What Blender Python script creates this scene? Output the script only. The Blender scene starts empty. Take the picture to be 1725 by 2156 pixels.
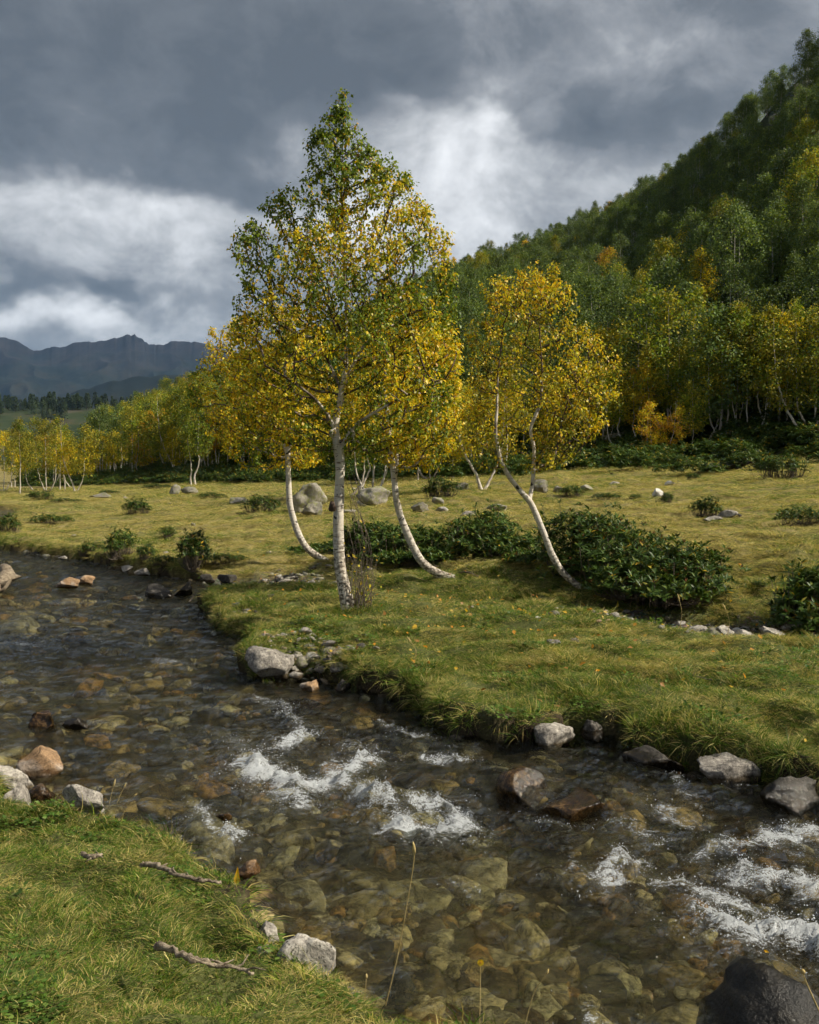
import bpy, bmesh, math, random
import numpy as np
from mathutils import Vector, Matrix, Euler

# ------------------------------------------------------------------ camera, sky, sun, exposure
SC = bpy.context.scene
COL = SC.collection
F, CU, CV, ZC = 2012.5, 862.5, 1078.0, 1.9          # focal length and centre in picture units, eye height over the water
PITCH = math.atan(93 / F)

cam_d = bpy.data.cameras.new('camera')
cam = bpy.data.objects.new('camera', cam_d); COL.objects.link(cam)
cam_d.sensor_fit = 'HORIZONTAL'; cam_d.sensor_width = 24.0; cam_d.lens = 28.0
cam_d.clip_start = 0.05; cam_d.clip_end = 20000
cam.location = (0, 0, ZC); cam.rotation_euler = (math.pi / 2 - PITCH, 0, 0)
SC.camera = cam

SUN_AZ, SUN_EL = math.radians(100), math.radians(41)   # azimuth clockwise from +Y (the view direction)
TO_SUN = Vector((math.sin(SUN_AZ) * math.cos(SUN_EL), math.cos(SUN_AZ) * math.cos(SUN_EL), math.sin(SUN_EL)))
sun_d = bpy.data.lights.new('sun', 'SUN'); sun_d.energy = 5.0; sun_d.angle = math.radians(0.5)
sun_d.color = (1.0, 0.915, 0.755)
sun = bpy.data.objects.new('sun', sun_d); COL.objects.link(sun)
sun.rotation_euler = TO_SUN.to_track_quat('Z', 'Y').to_euler(); sun.location = (30, -10, 40)

SC.view_settings.view_transform = 'Standard'; SC.view_settings.look = 'None'
SC.view_settings.exposure = 0.5; SC.view_settings.gamma = 1.0
cy = SC.cycles
cy.max_bounces = 7; cy.diffuse_bounces = 3; cy.glossy_bounces = 2; cy.transmission_bounces = 3
cy.transparent_max_bounces = 12; cy.volume_bounces = 0
cy.use_denoising = True; cy.denoiser = 'OPENIMAGEDENOISE'; cy.caustics_reflective = False; cy.caustics_refractive = False
cy.sample_clamp_indirect = 6.0; cy.use_adaptive_sampling = True; cy.adaptive_threshold = 0.035; cy.adaptive_min_samples = 24
SC.render.film_transparent = False


class NT:
    """tiny helper round a node tree"""
    def __init__(s, tree): s.t = tree; s.n = tree.nodes; s.l = tree.links
    def new(s, typ, **kw):
        n = s.n.new(typ)
        for k, v in kw.items(): setattr(n, k, v)
        return n
    def put(s, sock, v):
        if v is None: return
        if isinstance(v, bpy.types.NodeSocket): s.l.new(v, sock)
        else:
            try: sock.default_value = v
            except Exception: sock.default_value = (*v, 1.0)
    def math(s, op, a, b=None, c=None, clamp=False):
        n = s.new('ShaderNodeMath', operation=op); n.use_clamp = clamp
        s.put(n.inputs[0], a); s.put(n.inputs[1], b); s.put(n.inputs[2], c); return n.outputs[0]
    def noise(s, vec, scale, detail=4, rough=.5, dist=0.0, out=0):
        n = s.new('ShaderNodeTexNoise'); s.put(n.inputs['Vector'], vec)
        n.inputs['Scale'].default_value = scale; n.inputs['Detail'].default_value = detail
        n.inputs['Roughness'].default_value = rough; n.inputs['Distortion'].default_value = dist
        return n.outputs[out]
    def ramp(s, fac, stops, interp='LINEAR'):
        n = s.new('ShaderNodeValToRGB'); e = n.color_ramp; e.interpolation = interp
        while len(e.elements) > 1: e.elements.remove(e.elements[0])
        e.elements[0].position = stops[0][0]; c = stops[0][1]; e.elements[0].color = (*c, 1) if len(c) == 3 else c
        for p, c in stops[1:]:
            q = e.elements.new(p); q.color = (*c, 1) if len(c) == 3 else c
        s.put(n.inputs[0], fac); return n.outputs[0]
    def mix(s, fac, a, b, blend='MIX'):
        n = s.new('ShaderNodeMix', data_type='RGBA', blend_type=blend)
        s.put(n.inputs[0], fac); s.put(n.inputs[6], a); s.put(n.inputs[7], b); return n.outputs[2]
    def mapping(s, vec, scale=(1, 1, 1), rot=(0, 0, 0), loc=(0, 0, 0)):
        n = s.new('ShaderNodeMapping'); s.put(n.inputs['Vector'], vec)
        n.inputs['Scale'].default_value = scale; n.inputs['Rotation'].default_value = rot; n.inputs['Location'].default_value = loc
        return n.outputs[0]
    def bump(s, h, strength=.5, dist=.02):
        n = s.new('ShaderNodeBump'); s.put(n.inputs['Height'], h)
        n.inputs['Strength'].default_value = strength; n.inputs['Distance'].default_value = dist
        return n.outputs[0]
    def smooth(s, x, a, b):
        n = s.new('ShaderNodeMapRange', interpolation_type='SMOOTHSTEP')
        s.put(n.inputs[0], x); n.inputs[1].default_value = a; n.inputs[2].default_value = b; return n.outputs[0]


def build_world():
    w = bpy.data.worlds.new('World'); SC.world = w; w.use_nodes = True
    k = NT(w.node_tree); k.n.clear()
    tc = k.new('ShaderNodeTexCoord').outputs['Generated']
    sky = k.new('ShaderNodeTexSky'); sky.sky_type = 'NISHITA'; sky.sun_disc = False
    sky.sun_elevation = SUN_EL; sky.sun_rotation = SUN_AZ
    clear = k.new('ShaderNodeVectorMath', operation='SCALE'); k.l.new(sky.outputs[0], clear.inputs[0]); clear.inputs['Scale'].default_value = 0.08
    # direction as azimuth and elevation, pushed about by noise so that the cloud edges are ragged
    warp = k.noise(k.mapping(tc, (1, 1, 1.4)), 7.0, 4, .55, 0, 1)
    wv = k.new('ShaderNodeVectorMath', operation='MULTIPLY_ADD')
    k.l.new(warp, wv.inputs[0]); wv.inputs[1].default_value = (.24, .0, .15)
    ad = k.new('ShaderNodeVectorMath', operation='ADD'); k.l.new(tc, ad.inputs[0]); ad.inputs[1].default_value = (-.12, 0, -.075)
    k.l.new(ad.outputs[0], wv.inputs[2])
    sp = k.new('ShaderNodeSeparateXYZ'); k.l.new(wv.outputs[0], sp.inputs[0])
    x, y, z = sp.outputs
    az = k.math('ARCTAN2', x, y)
    el = k.math('ARCTAN2', z, k.math('SQRT', k.math('ADD', k.math('MULTIPLY', x, x), k.math('MULTIPLY', y, y))))
    big = k.noise(k.mapping(tc, (1, 1, 1.5), loc=(.35, .2, .1)), 4.2, 6, .54, .2)
    fine = k.noise(k.mapping(tc, (1, 1, 1.35), loc=(3.1, 1.2, .7)), 11.0, 7, .60, .3)
    b = k.math('MULTIPLY_ADD', big, 1.25, -0.26)
    b = k.math('MULTIPLY_ADD', k.math('SUBTRACT', fine, .5), .85, b)
    lumps = [(140, 280, 400, 115, -.34), (862, 60, 1500, 130, -.20), (330, 385, 260, 40, -.16), (520, 120, 400, 90, -.10),
             (1130, 360, 300, 70, .22), (900, 290, 160, 45, .14), (1330, 395, 180, 50, .16), (862, 545, 1500, 100, .17), (300, 480, 500, 60, .07), (240, 440, 300, 30, .20),
             (90, 690, 210, 34, .40), (540, 330, 50, 45, .20), (1150, 470, 260, 40, .10),
             (200, 640, 40, 20, -.42), (25, 640, 70, 26, -.40), (350, 655, 90, 26, -.22), (1500, 150, 330, 90, .10),
             (1080, 255, 300, 26, -.16), (350, 540, 260, 40, -.04)]
    for (u, v, su, sv, amp) in lumps:
        a0 = math.atan((u - CU) / F); e0 = math.atan((985 - v) / F)
        da = k.math('DIVIDE', k.math('SUBTRACT', az, a0), su / F * 1.3)
        de = k.math('DIVIDE', k.math('SUBTRACT', el, e0), sv / F * 1.3)
        r2 = k.math('ADD', k.math('MULTIPLY', da, da), k.math('MULTIPLY', de, de))
        b = k.math('MULTIPLY_ADD', k.math('EXPONENT', k.math('MULTIPLY', r2, -1.0)), amp, b)
    col = k.ramp(b, [(0.0, (.088, .098, .110)), (.22, (.130, .141, .154)), (.42, (.240, .250, .262)), (.60, (.43, .44, .45)), (.82, (.70, .71, .72)), (1.0, (.86, .86, .86))])
    col = k.mix(.94, clear.outputs[0], col)
    w.cycles.sampling_method = 'MANUAL'; w.cycles.sample_map_resolution = 256
    bg = k.new('ShaderNodeBackground'); k.l.new(col, bg.inputs[0]); bg.inputs[1].default_value = 1.0
    out = k.new('ShaderNodeOutputWorld'); k.l.new(bg.outputs[0], out.inputs[0])
build_world()

# ------------------------------------------------------------------ numbers: rays, noise, terrain
rng = np.random.default_rng(7)

def ray(u, v):
    cx, cyy = (u - CU) / F, (CV - v) / F
    return np.array([cx, math.cos(PITCH) + math.sin(PITCH) * cyy, -math.sin(PITCH) + math.cos(PITCH) * cyy])
def G(u, v, z=0.0):                     # where the line of sight meets height z
    d = ray(u, v); t = (z - ZC) / d[2]; return np.array([d[0] * t, d[1] * t, z])
def at(u, v, y):                        # the point of the line of sight at distance y
    d = ray(u, v); t = y / d[1]; return np.array([d[0] * t, y, ZC + d[2] * t])
def project(p):
    p = np.asarray(p, float); q = p - np.array([0, 0, ZC])
    f = q[..., 1] * math.cos(PITCH) - q[..., 2] * math.sin(PITCH); up = q[..., 1] * math.sin(PITCH) + q[..., 2] * math.cos(PITCH)
    f = np.where(np.abs(f) < 1e-6, 1e-6, f)
    return CU + F * q[..., 0] / f, CV - F * up / f, f

def _hash(ix, iy, iz, seed):
    h = (ix.astype(np.int64) * 374761393 + iy.astype(np.int64) * 668265263 + iz.astype(np.int64) * 2147483647 + seed * 974634777) & 0xFFFFFFFF
    h = ((h ^ (h >> 13)) * 1274126177) & 0xFFFFFFFF
    h = ((h ^ (h >> 16)) * 2246822519) & 0xFFFFFFFF
    return ((h ^ (h >> 15)) & 0xFFFFFF) / float(0xFFFFFF)
def noise3(x, y, z=0.0, seed=0):
    x, y, z = np.broadcast_arrays(np.asarray(x, float), np.asarray(y, float), np.asarray(z, float))
    ix, iy, iz = np.floor(x), np.floor(y), np.floor(z)
    fx, fy, fz = x - ix, y - iy, z - iz
    fx, fy, fz = [t * t * t * (t * (t * 6 - 15) + 10) for t in (fx, fy, fz)]
    r = 0
    for a in (0, 1):
        wx = fx if a else 1 - fx
        for b in (0, 1):
            wy = fy if b else 1 - fy
            for c in (0, 1):
                wz = fz if c else 1 - fz
                r = r + wx * wy * wz * _hash(ix + a, iy + b, iz + c, seed)
    return r * 2 - 1
def noise2(x, y, seed=0):
    x, y = np.broadcast_arrays(np.asarray(x, float), np.asarray(y, float))
    ix, iy = np.floor(x), np.floor(y); fx, fy = x - ix, y - iy
    fx, fy = [t * t * t * (t * (t * 6 - 15) + 10) for t in (fx, fy)]
    zz = np.zeros_like(ix); r = 0
    for a in (0, 1):
        wx = fx if a else 1 - fx
        for b in (0, 1):
            wy = fy if b else 1 - fy
            r = r + wx * wy * _hash(ix + a, iy + b, zz, seed)
    return r * 2 - 1
def fbm2(x, y, octv=4, seed=0, gain=.5):
    r = 0; a = 1.0; x = np.asarray(x, float); y = np.asarray(y, float)
    for o in range(octv):
        r = r + a * noise2(x, y, seed + o * 13); x = x * 2.03 + 17.3; y = y * 2.03 - 9.1; a *= gain
    return r
def fbm3(p, octv=4, seed=0, gain=.5):
    r = 0; a = 1.0; q = np.array(p, float)
    for o in range(octv):
        r = r + a * noise3(q[:, 0], q[:, 1], q[:, 2], seed + o * 13); q = q * 2.03 + 7.7; a *= gain
    return r
def sstep(a, b, x):
    t = np.clip((np.asarray(x, float) - a) / (b - a), 0, 1); return t * t * (3 - 2 * t)

FARD = [(0, 1155), (60, 1160), (130, 1172), (180, 1178), (230, 1190), (300, 1200), (350, 1213), (420, 1222), (480, 1232), (510, 1248), (432, 1268), (440, 1300), (455, 1330), (530, 1347),
        (515, 1380), (500, 1420), (560, 1434), (625, 1424), (690, 1440), (740, 1462), (830, 1478), (900, 1502), (960, 1542), (1010, 1562),
        (1130, 1568), (1210, 1562), (1285, 1566), (1310, 1606), (1440, 1612), (1500, 1625), (1580, 1648), (1650, 1668), (1725, 1690)]
NEARD = [(0, 1640), (60, 1672), (130, 1690), (215, 1706), (330, 1742), (420, 1795), (500, 1840), (565, 1890), (590, 1950), (640, 2010), (700, 2060), (790, 2105), (960, 2148)]
far_w = [(-45, 68), (-30, 54), (-16.8, 42.8), (-14.2, 34), (-12.0, 27)] + [tuple(G(u, v)[:2]) for u, v in FARD] + [(4, 4.7), (8, 3.4), (16, 1.5)]
near_w = [(-45, 56), (-28, 38), (-19, 26), (-13, 18), (-8, 12.2), (-4.6, 8.2)] + [tuple(G(u, v, .19)[:2]) for u, v in NEARD] + [(.75, 2.55), (2.2, 1.9), (6, -.2), (16, -4)]
far_w = np.array(far_w); near_w = np.array(near_w)
POLY = np.concatenate([far_w, near_w[::-1]])

def seg_dist(px, py, line):
    d = np.full(px.shape, 1e9)
    for (x0, y0), (x1, y1) in zip(line[:-1], line[1:]):
        dx, dy = x1 - x0, y1 - y0; L = dx * dx + dy * dy + 1e-12
        t = np.clip(((px - x0) * dx + (py - y0) * dy) / L, 0, 1)
        d = np.minimum(d, np.hypot(px - x0 - t * dx, py - y0 - t * dy))
    return d
def inside(px, py, poly):
    c = np.zeros(px.shape, bool); n = len(poly)
    for i in range(n):
        x0, y0 = poly[i]; x1, y1 = poly[(i + 1) % n]
        if y0 == y1: continue
        c ^= ((y0 > py) != (y1 > py)) & (px < (x1 - x0) * (py - y0) / (y1 - y0) + x0)
    return c
def bank(px, py):
    """signed distance to the water's edge (land positive) and whether the far bank is the nearer one"""
    px = np.asarray(px, float); py = np.asarray(py, float)
    df = seg_dist(px, py, far_w); dn = seg_dist(px, py, near_w)
    ins = inside(px, py, POLY)
    nz = np.where(py < 40, .09 * fbm2(px * 1.6, py * 1.6, 2, 111) + .045 * fbm2(px * 4.5, py * 4.5, 2, 112), 0) * np.where(df < dn, 1, .6)
    return np.where(ins, -1, 1) * np.minimum(df, dn) + nz, df < dn

SIDE = np.array([(-3.2, 15.6), (-1.6, 14.4), (-.2, 13.0), (1.2, 12.0), (2.9, 10.75), (4.4, 9.9), (7, 8.9), (12, 8)])
HU = np.array([-400, 130, 200, 250, 380, 600, 950, 1200, 1400, 1600, 1725, 2100, 3000]); HS = (HU - CU) / F
H_E = np.interp(np.arange(1), [0], [0])
def hill_par(s):
    ye = np.interp(s, HS, [95, 95, 88, 84, 74, 62, 52, 50, 47, 44, 42, 38, 34])
    yr = np.interp(s, HS, [170, 170, 175, 190, 235, 255, 230, 200, 172, 147, 132, 105, 80])
    vr = np.interp(s, HS, [985, 978, 950, 924, 862, 770, 598, 514, 424, 266, 128, -80, -280])
    return ye, yr, ZC + (985 - vr) * yr / F
def plane(x, y):
    return np.maximum(.35 + .0272 * (y - 12) + .0684 * x, .14)
def terrain(x, y):
    x = np.asarray(x, float); y = np.asarray(y, float)
    d, far = bank(x, y)
    nearz = .21 + .14 * sstep(0, 2.2, d)
    isl = .215 + .11 * sstep(0, 1.6, d)
    w = sstep(11.5, 15.5, y + .35 * x) * sstep(.0, 1.2, d)
    pl = np.clip(plane(x, y), .1, 3.2)
    farz = isl * (1 - w) + pl * w
    ds = seg_dist(x, y, SIDE)
    farz = farz - (.26 + .06 * sstep(1.8, 3, x)) * np.exp(-(ds / (.62 + .75 * sstep(1.8, 3.4, x))) ** 2) * sstep(8, 9.5, y)
    zl = np.where(far, farz, nearz)
    micro = .06 * (1 - 2 * np.abs(fbm2(x * 1.7, y * 1.7, 2, 5))) + .04 * fbm2(x * 3.3, y * 3.3, 2, 6) - .02 + .05 * fbm2(x * .55, y * .55, 2, 9)
    zl = zl + micro * sstep(.0, .35, d) * np.clip(1 - y / 400, .2, 1)
    # hill, far hill
    s = x / np.maximum(y, 5.0)
    ye, yr, zr = hill_par(s)
    t = np.clip((y - ye) / np.maximum(yr - ye, 1), 0, 1)
    hill = (zr - zl) * (t ** 1.12) * np.where(y > yr, np.clip(1 - (y - yr) / 500, 0, 1), 1.0)
    lump = 2.0 * fbm2(x * .035, y * .035, 3, 21) * sstep(0, .25, t) * (1 - .6 * sstep(.85, 1, t))
    zl = zl + np.where(y > 20, hill + lump * (zr > 6), 0)
    fh = 44 * np.exp(-((y - 760) / 190) ** 2) * (1 + .14 * np.sin(x * .016 + 1) + .1 * fbm2(x * .01, y * .01, 3, 31)) * sstep(380, -150, x)
    zl = zl + np.where(y > 350, fh, 0)
    zl = np.where(y > 1200, np.minimum(zl, 5), zl)
    # banks
    nz = .05 * fbm2(x * 5, y * 5, 3, 3) + .06 * fbm2(x * 1.7, y * 1.7, 2, 8)
    beach = np.clip(np.exp(-((x + 2.7) ** 2 / 1.0 + (y - 14.9) ** 2 / 1.2)) + np.exp(-((x + .95) ** 2 / .12 + (y - 8.75) ** 2 / .16)), 0, 1)
    k = sstep(-.10, .11, d + nz)
    zz = -.75 + (zl + .75) * k
    zb = -.30 + (zl + .12) * sstep(-.8, .9, d + nz) + .2 * sstep(-.2, .1, d)
    return zz * (1 - beach) + zb * beach
def tz(x, y): return float(terrain(np.array([x]), np.array([y]))[0])
_YS = np.concatenate([np.linspace(3, 30, 160), np.linspace(30, 320, 420)])
def hit(u, v):
    """the terrain point seen in direction (u, v)"""
    d = ray(u, v); P = d[None, :] * (_YS / d[1])[:, None]; z = terrain(P[:, 0], P[:, 1])
    below = np.nonzero(ZC + P[:, 2] < z)[0]
    i = below[0] if len(below) else len(_YS) - 1
    return np.array([P[i, 0], P[i, 1], z[i]])

# ------------------------------------------------------------------ mesh building
def mesh_np(name, V, faces, attrs=None, smooth=False):
    V = np.asarray(V, np.float32)
    me = bpy.data.meshes.new(name)
    if not isinstance(faces, (list, tuple)): faces = [faces]
    faces = [np.asarray(f, np.int32) for f in faces if len(f)]
    me.vertices.add(len(V)); me.vertices.foreach_set('co', V.ravel())
    nl = sum(f.size for f in faces); npoly = sum(len(f) for f in faces)
    me.loops.add(nl); me.polygons.add(npoly)
    if nl:
        me.loops.foreach_set('vertex_index', np.concatenate([f.ravel() for f in faces]))
        tot = np.concatenate([np.full(len(f), f.shape[1], np.int32) for f in faces])
        me.polygons.foreach_set('loop_start', np.concatenate([[0], np.cumsum(tot)[:-1]]).astype(np.int32))
        me.polygons.foreach_set('loop_total', tot)
        if smooth: me.polygons.foreach_set('use_smooth', np.ones(npoly, bool))
    for k, a in (attrs or {}).items():
        a = np.asarray(a, np.float32)
        if a.ndim == 1: me.attributes.new(k, 'FLOAT', 'POINT').data.foreach_set('value', a)
        elif a.shape[1] == 3: me.attributes.new(k, 'FLOAT_VECTOR', 'POINT').data.foreach_set('vector', a.ravel())
        else: me.attributes.new(k, 'FLOAT_COLOR', 'POINT').data.foreach_set('color', a.ravel())
    me.update(calc_edges=True)
    return me
def obj(name, me, mat=None, parent=None, loc=None, link=True):
    o = bpy.data.objects.new(name, me)
    if mat is not None and me is not None and not me.materials: me.materials.append(mat)
    if link: COL.objects.link(o)
    if parent is not None: o.parent = parent
    if loc is not None: o.location = loc
    return o
def tag(o, label=None, cat=None, group=None, kind=None):
    if label: o['label'] = label
    if cat: o['category'] = cat
    if group: o['group'] = group
    if kind: o['kind'] = kind
    return o
def thing(name, label, cat, loc, group=None, rz=0.0, sc=1.0):
    o = bpy.data.objects.new(name, None); COL.objects.link(o); o.empty_display_size = .2
    o.location = loc; o.rotation_euler = (0, 0, rz); o.scale = (sc, sc, sc) if np.isscalar(sc) else sc
    return tag(o, label, cat, group)
class Acc:
    def __init__(s): s.V = []; s.T = []; s.Q = []; s.A = {}; s.n = 0
    def add(s, V, T=None, Q=None, **attrs):
        if T is not None and len(T): s.T.append(np.asarray(T) + s.n)
        if Q is not None and len(Q): s.Q.append(np.asarray(Q) + s.n)
        s.V.append(V); s.n += len(V)
        for k, a in attrs.items():
            a = np.asarray(a, float)
            if a.ndim == 0: a = np.full(len(V), float(a))
            s.A.setdefault(k, []).append(a)
    def mesh(s, name, off=None, smooth=False):
        V = np.concatenate(s.V); V = V - np.asarray(off) if off is not None else V
        fs = []
        if s.T: fs.append(np.concatenate(s.T))
        if s.Q: fs.append(np.concatenate(s.Q))
        return mesh_np(name, V, fs, {k: np.concatenate(a) for k, a in s.A.items()}, smooth)
def tube(P, R, n=6, cap=True):
    P = np.asarray(P, float); R = np.asarray(R, float); m = len(P)
    T = np.gradient(P, axis=0); T /= np.linalg.norm(T, axis=1)[:, None] + 1e-9
    ref = np.array([0, 0, 1.0]) if abs(T[0, 2]) < .9 else np.array([1.0, 0, 0])
    N = np.cross(T, ref[None, :]); bad = np.linalg.norm(N, axis=1) < 1e-3; N[bad] = (0, 1, 0)
    N /= np.linalg.norm(N, axis=1)[:, None]
    for i in range(1, m):
        v = N[i - 1] - T[i] * (N[i - 1] @ T[i]); N[i] = v / (np.linalg.norm(v) + 1e-9)
    B = np.cross(T, N); a = np.arange(n) * 2 * np.pi / n
    V = P[:, None, :] + R[:, None, None] * (np.cos(a)[None, :, None] * N[:, None, :] + np.sin(a)[None, :, None] * B[:, None, :])
    V = V.reshape(-1, 3)
    i = np.arange(m - 1)[:, None] * n; j = np.arange(n)[None, :]; j2 = (j + 1) % n
    Q = np.stack([i + j, i + j2, i + n + j2, i + n + j], -1).reshape(-1, 4)
    Tt = None
    if cap:
        V = np.concatenate([V, P[-1:]]); k = (m - 1) * n; c = m * n; jj = np.arange(n)
        Tt = np.stack([k + jj, k + (jj + 1) % n, np.full(n, c)], -1)
    return V, Tt, Q
def spline(P, n):
    """Catmull-Rom through the rows of P, n samples"""
    P = np.asarray(P, float); m = len(P)
    E = np.concatenate([2 * P[:1] - P[1:2], P, 2 * P[-1:] - P[-2:-1]])
    t = np.linspace(0, m - 1 - 1e-6, n); i = t.astype(int); f = (t - i)[:, None]
    p0, p1, p2, p3 = E[i], E[i + 1], E[i + 2], E[i + 3]
    return .5 * (2 * p1 + (p2 - p0) * f + (2 * p0 - 5 * p1 + 4 * p2 - p3) * f ** 2 + (3 * p1 - p0 - 3 * p2 + p3) * f ** 3)
def unit(a): return a / (np.linalg.norm(a, axis=-1, keepdims=True) + 1e-9)

LEAF5 = np.array([(0, 0, 0), (.36, .37, .07), (.36, -.37, .07), (1, 0, -.06), (.42, 0, -.03)]); LEAF5_T = np.array([(0, 2, 4), (0, 4, 1), (4, 2, 3), (4, 3, 1)])
LEAF4 = np.array([(0, 0, 0), (.45, .42, .05), (1, 0, 0), (.45, -.42, .05)]); LEAF4_Q = np.array([(0, 3, 2, 1)])
RHOD = np.array([(0, 0, 0), (.5, .15, .05), (.5, -.15, .05), (1, 0, -.04), (.55, 0, 0)])
def leaves(acc, P, axis, nrm, size, col, base=LEAF5, T=LEAF5_T, Q=None):
    """one leaf per row: base point, direction, rough normal, length, colour"""
    X = unit(axis); Y = unit(np.cross(nrm, X)); Z = np.cross(X, Y); n = len(P); m = len(base)
    L = base[None] * size[:, None, None]
    V = P[:, None] + L[..., 0:1] * X[:, None] + L[..., 1:2] * Y[:, None] + L[..., 2:3] * Z[:, None]
    off = (np.arange(n) * m)[:, None, None]
    c = np.concatenate([col, np.ones((n, 1))], 1)
    acc.add(V.reshape(-1, 3), (T[None] + off).reshape(-1, 3) if Q is None else None, None if Q is None else (Q[None] + off).reshape(-1, 4), col=np.repeat(c, m, 0))

# ------------------------------------------------------------------ scatter of one uncountable kind (geometry nodes over a point cloud)
SRC_N = [0]
def scatter(name, P, rot, scl, idx, sources, label, cat):
    me = mesh_np(name, P, [])
    me.attributes.new('rot', 'FLOAT_VECTOR', 'POINT').data.foreach_set('vector', np.asarray(rot, np.float32).ravel())
    scl = np.asarray(scl, np.float32); scl = np.repeat(scl[:, None], 3, 1) if scl.ndim == 1 else scl
    me.attributes.new('scl', 'FLOAT_VECTOR', 'POINT').data.foreach_set('vector', scl.ravel())
    me.attributes.new('idx', 'INT', 'POINT').data.foreach_set('value', np.asarray(idx, np.int32))
    SRC_N[0] += 1
    col = bpy.data.collections.new('source_%02d' % SRC_N[0])
    for i, s in enumerate(sources):
        s.name = 'source_%02d_%03d' % (SRC_N[0], i); col.objects.link(s)
    ng = bpy.data.node_groups.new(name + '_scatter', 'GeometryNodeTree')
    ng.interface.new_socket('Geometry', in_out='INPUT', socket_type='NodeSocketGeometry'); ng.interface.new_socket('Geometry', in_out='OUTPUT', socket_type='NodeSocketGeometry')
    n, l = ng.nodes, ng.links
    gi, go = n.new('NodeGroupInput'), n.new('NodeGroupOutput'); ip = n.new('GeometryNodeInstanceOnPoints'); ci = n.new('GeometryNodeCollectionInfo')
    ci.inputs['Collection'].default_value = col; ci.inputs['Separate Children'].default_value = True; ci.inputs['Reset Children'].default_value = True
    def named(nm, typ):
        a = n.new('GeometryNodeInputNamedAttribute'); a.data_type = typ; a.inputs['Name'].default_value = nm; return a.outputs['Attribute']
    er = n.new('FunctionNodeEulerToRotation'); l.new(named('rot', 'FLOAT_VECTOR'), er.inputs[0])
    l.new(gi.outputs[0], ip.inputs['Points']); l.new(ci.outputs[0], ip.inputs['Instance']); ip.inputs['Pick Instance'].default_value = True
    l.new(named('idx', 'INT'), ip.inputs['Instance Index']); l.new(er.outputs[0], ip.inputs['Rotation']); l.new(named('scl', 'FLOAT_VECTOR'), ip.inputs['Scale'])
    l.new(ip.outputs[0], go.inputs[0])
    o = obj(name, me); md = o.modifiers.new('scatter', 'NODES'); md.node_group = ng
    return tag(o, label, cat, kind='stuff')

_ico = {}
def ico(k):
    if k not in _ico:
        bm = bmesh.new(); bmesh.ops.create_icosphere(bm, subdivisions=k, radius=1.0); bm.verts.index_update()
        _ico[k] = (np.array([v.co[:] for v in bm.verts]), np.array([[v.index for v in f.verts] for f in bm.faces])); bm.free()
    return _ico[k]

# ------------------------------------------------------------------ materials
def mat_new(name):
    m = bpy.data.materials.new(name); m.use_nodes = True; k = NT(m.node_tree); k.n.clear()
    out = k.new('ShaderNodeOutputMaterial'); return m, k, out
def principled(k, col, rough=.7, spec=.3, normal=None):
    b = k.new('ShaderNodeBsdfPrincipled'); k.put(b.inputs['Base Color'], col); k.put(b.inputs['Roughness'], rough)
    k.put(b.inputs['Specular IOR Level'], spec)
    if normal is not None: k.l.new(normal, b.inputs['Normal'])
    return b.outputs[0]
def mat_leaf(name, trans=.35, rough=.5, spec=.3, vary=.25, tint=(1.15, 1.1, .5)):
    m, k, out = mat_new(name)
    at_ = k.new('ShaderNodeAttribute', attribute_name='col').outputs['Color']
    rnd = k.new('ShaderNodeObjectInfo').outputs['Random']
    c = k.mix(1.0, at_, k.ramp(rnd, [(0, (1 - vary, 1 - vary, 1 - vary)), (1, (1 + vary, 1 + vary, 1 + vary * .6))]), 'MULTIPLY')
    p = principled(k, c, rough, spec)
    t = k.new('ShaderNodeBsdfTranslucent'); k.put(t.inputs[0], k.mix(1.0, c, tint, 'MULTIPLY'))
    mx = k.new('ShaderNodeMixShader'); mx.inputs[0].default_value = trans
    k.l.new(p, mx.inputs[1]); k.l.new(t.outputs[0], mx.inputs[2]); k.l.new(mx.outputs[0], out.inputs[0]); return m
def mat_bark():
    m, k, out = mat_new('birch_bark')
    tc = k.new('ShaderNodeTexCoord').outputs['Object']
    b = k.new('ShaderNodeAttribute', attribute_name='bark').outputs['Fac']
    base = k.new('ShaderNodeAttribute', attribute_name='foot').outputs['Fac']
    tone = k.noise(tc, 3.0, 4)
    white = k.ramp(tone, [(.3, (.44, .37, .29)), (.5, (.58, .53, .45)), (.7, (.50, .46, .42))])
    lent = k.noise(k.mapping(tc, (7, 7, 60)), 1.0, 4, .6)
    white = k.mix(k.smooth(lent, .57, .66), white, (.16, .12, .09))
    patch = k.noise(k.mapping(tc, (9, 9, 12)), 1.0, 5, .65)
    white = k.mix(k.smooth(patch, .61, .66), white, (.03, .028, .025))
    rough = k.noise(k.mapping(tc, (22, 22, 30)), 1.0, 4, .6)
    white = k.mix(k.math('MULTIPLY', base, k.smooth(rough, .46, .58)), white, (.11, .09, .07))
    twig = k.mix(k.noise(tc, 14, 2), (.05, .034, .026), (.11, .075, .055))
    edge = k.math('MULTIPLY_ADD', k.math('SUBTRACT', k.noise(k.mapping(tc, (6, 6, 4)), 1.0, 4), .5), .9, b)
    c = k.mix(k.smooth(edge, .35, .6), twig, white)
    h = k.math('ADD', k.math('MULTIPLY', lent, .6), k.math('MULTIPLY', rough, base))
    k.l.new(principled(k, c, .68, .25, k.bump(h, .5, .01)), out.inputs[0]); return m
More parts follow.
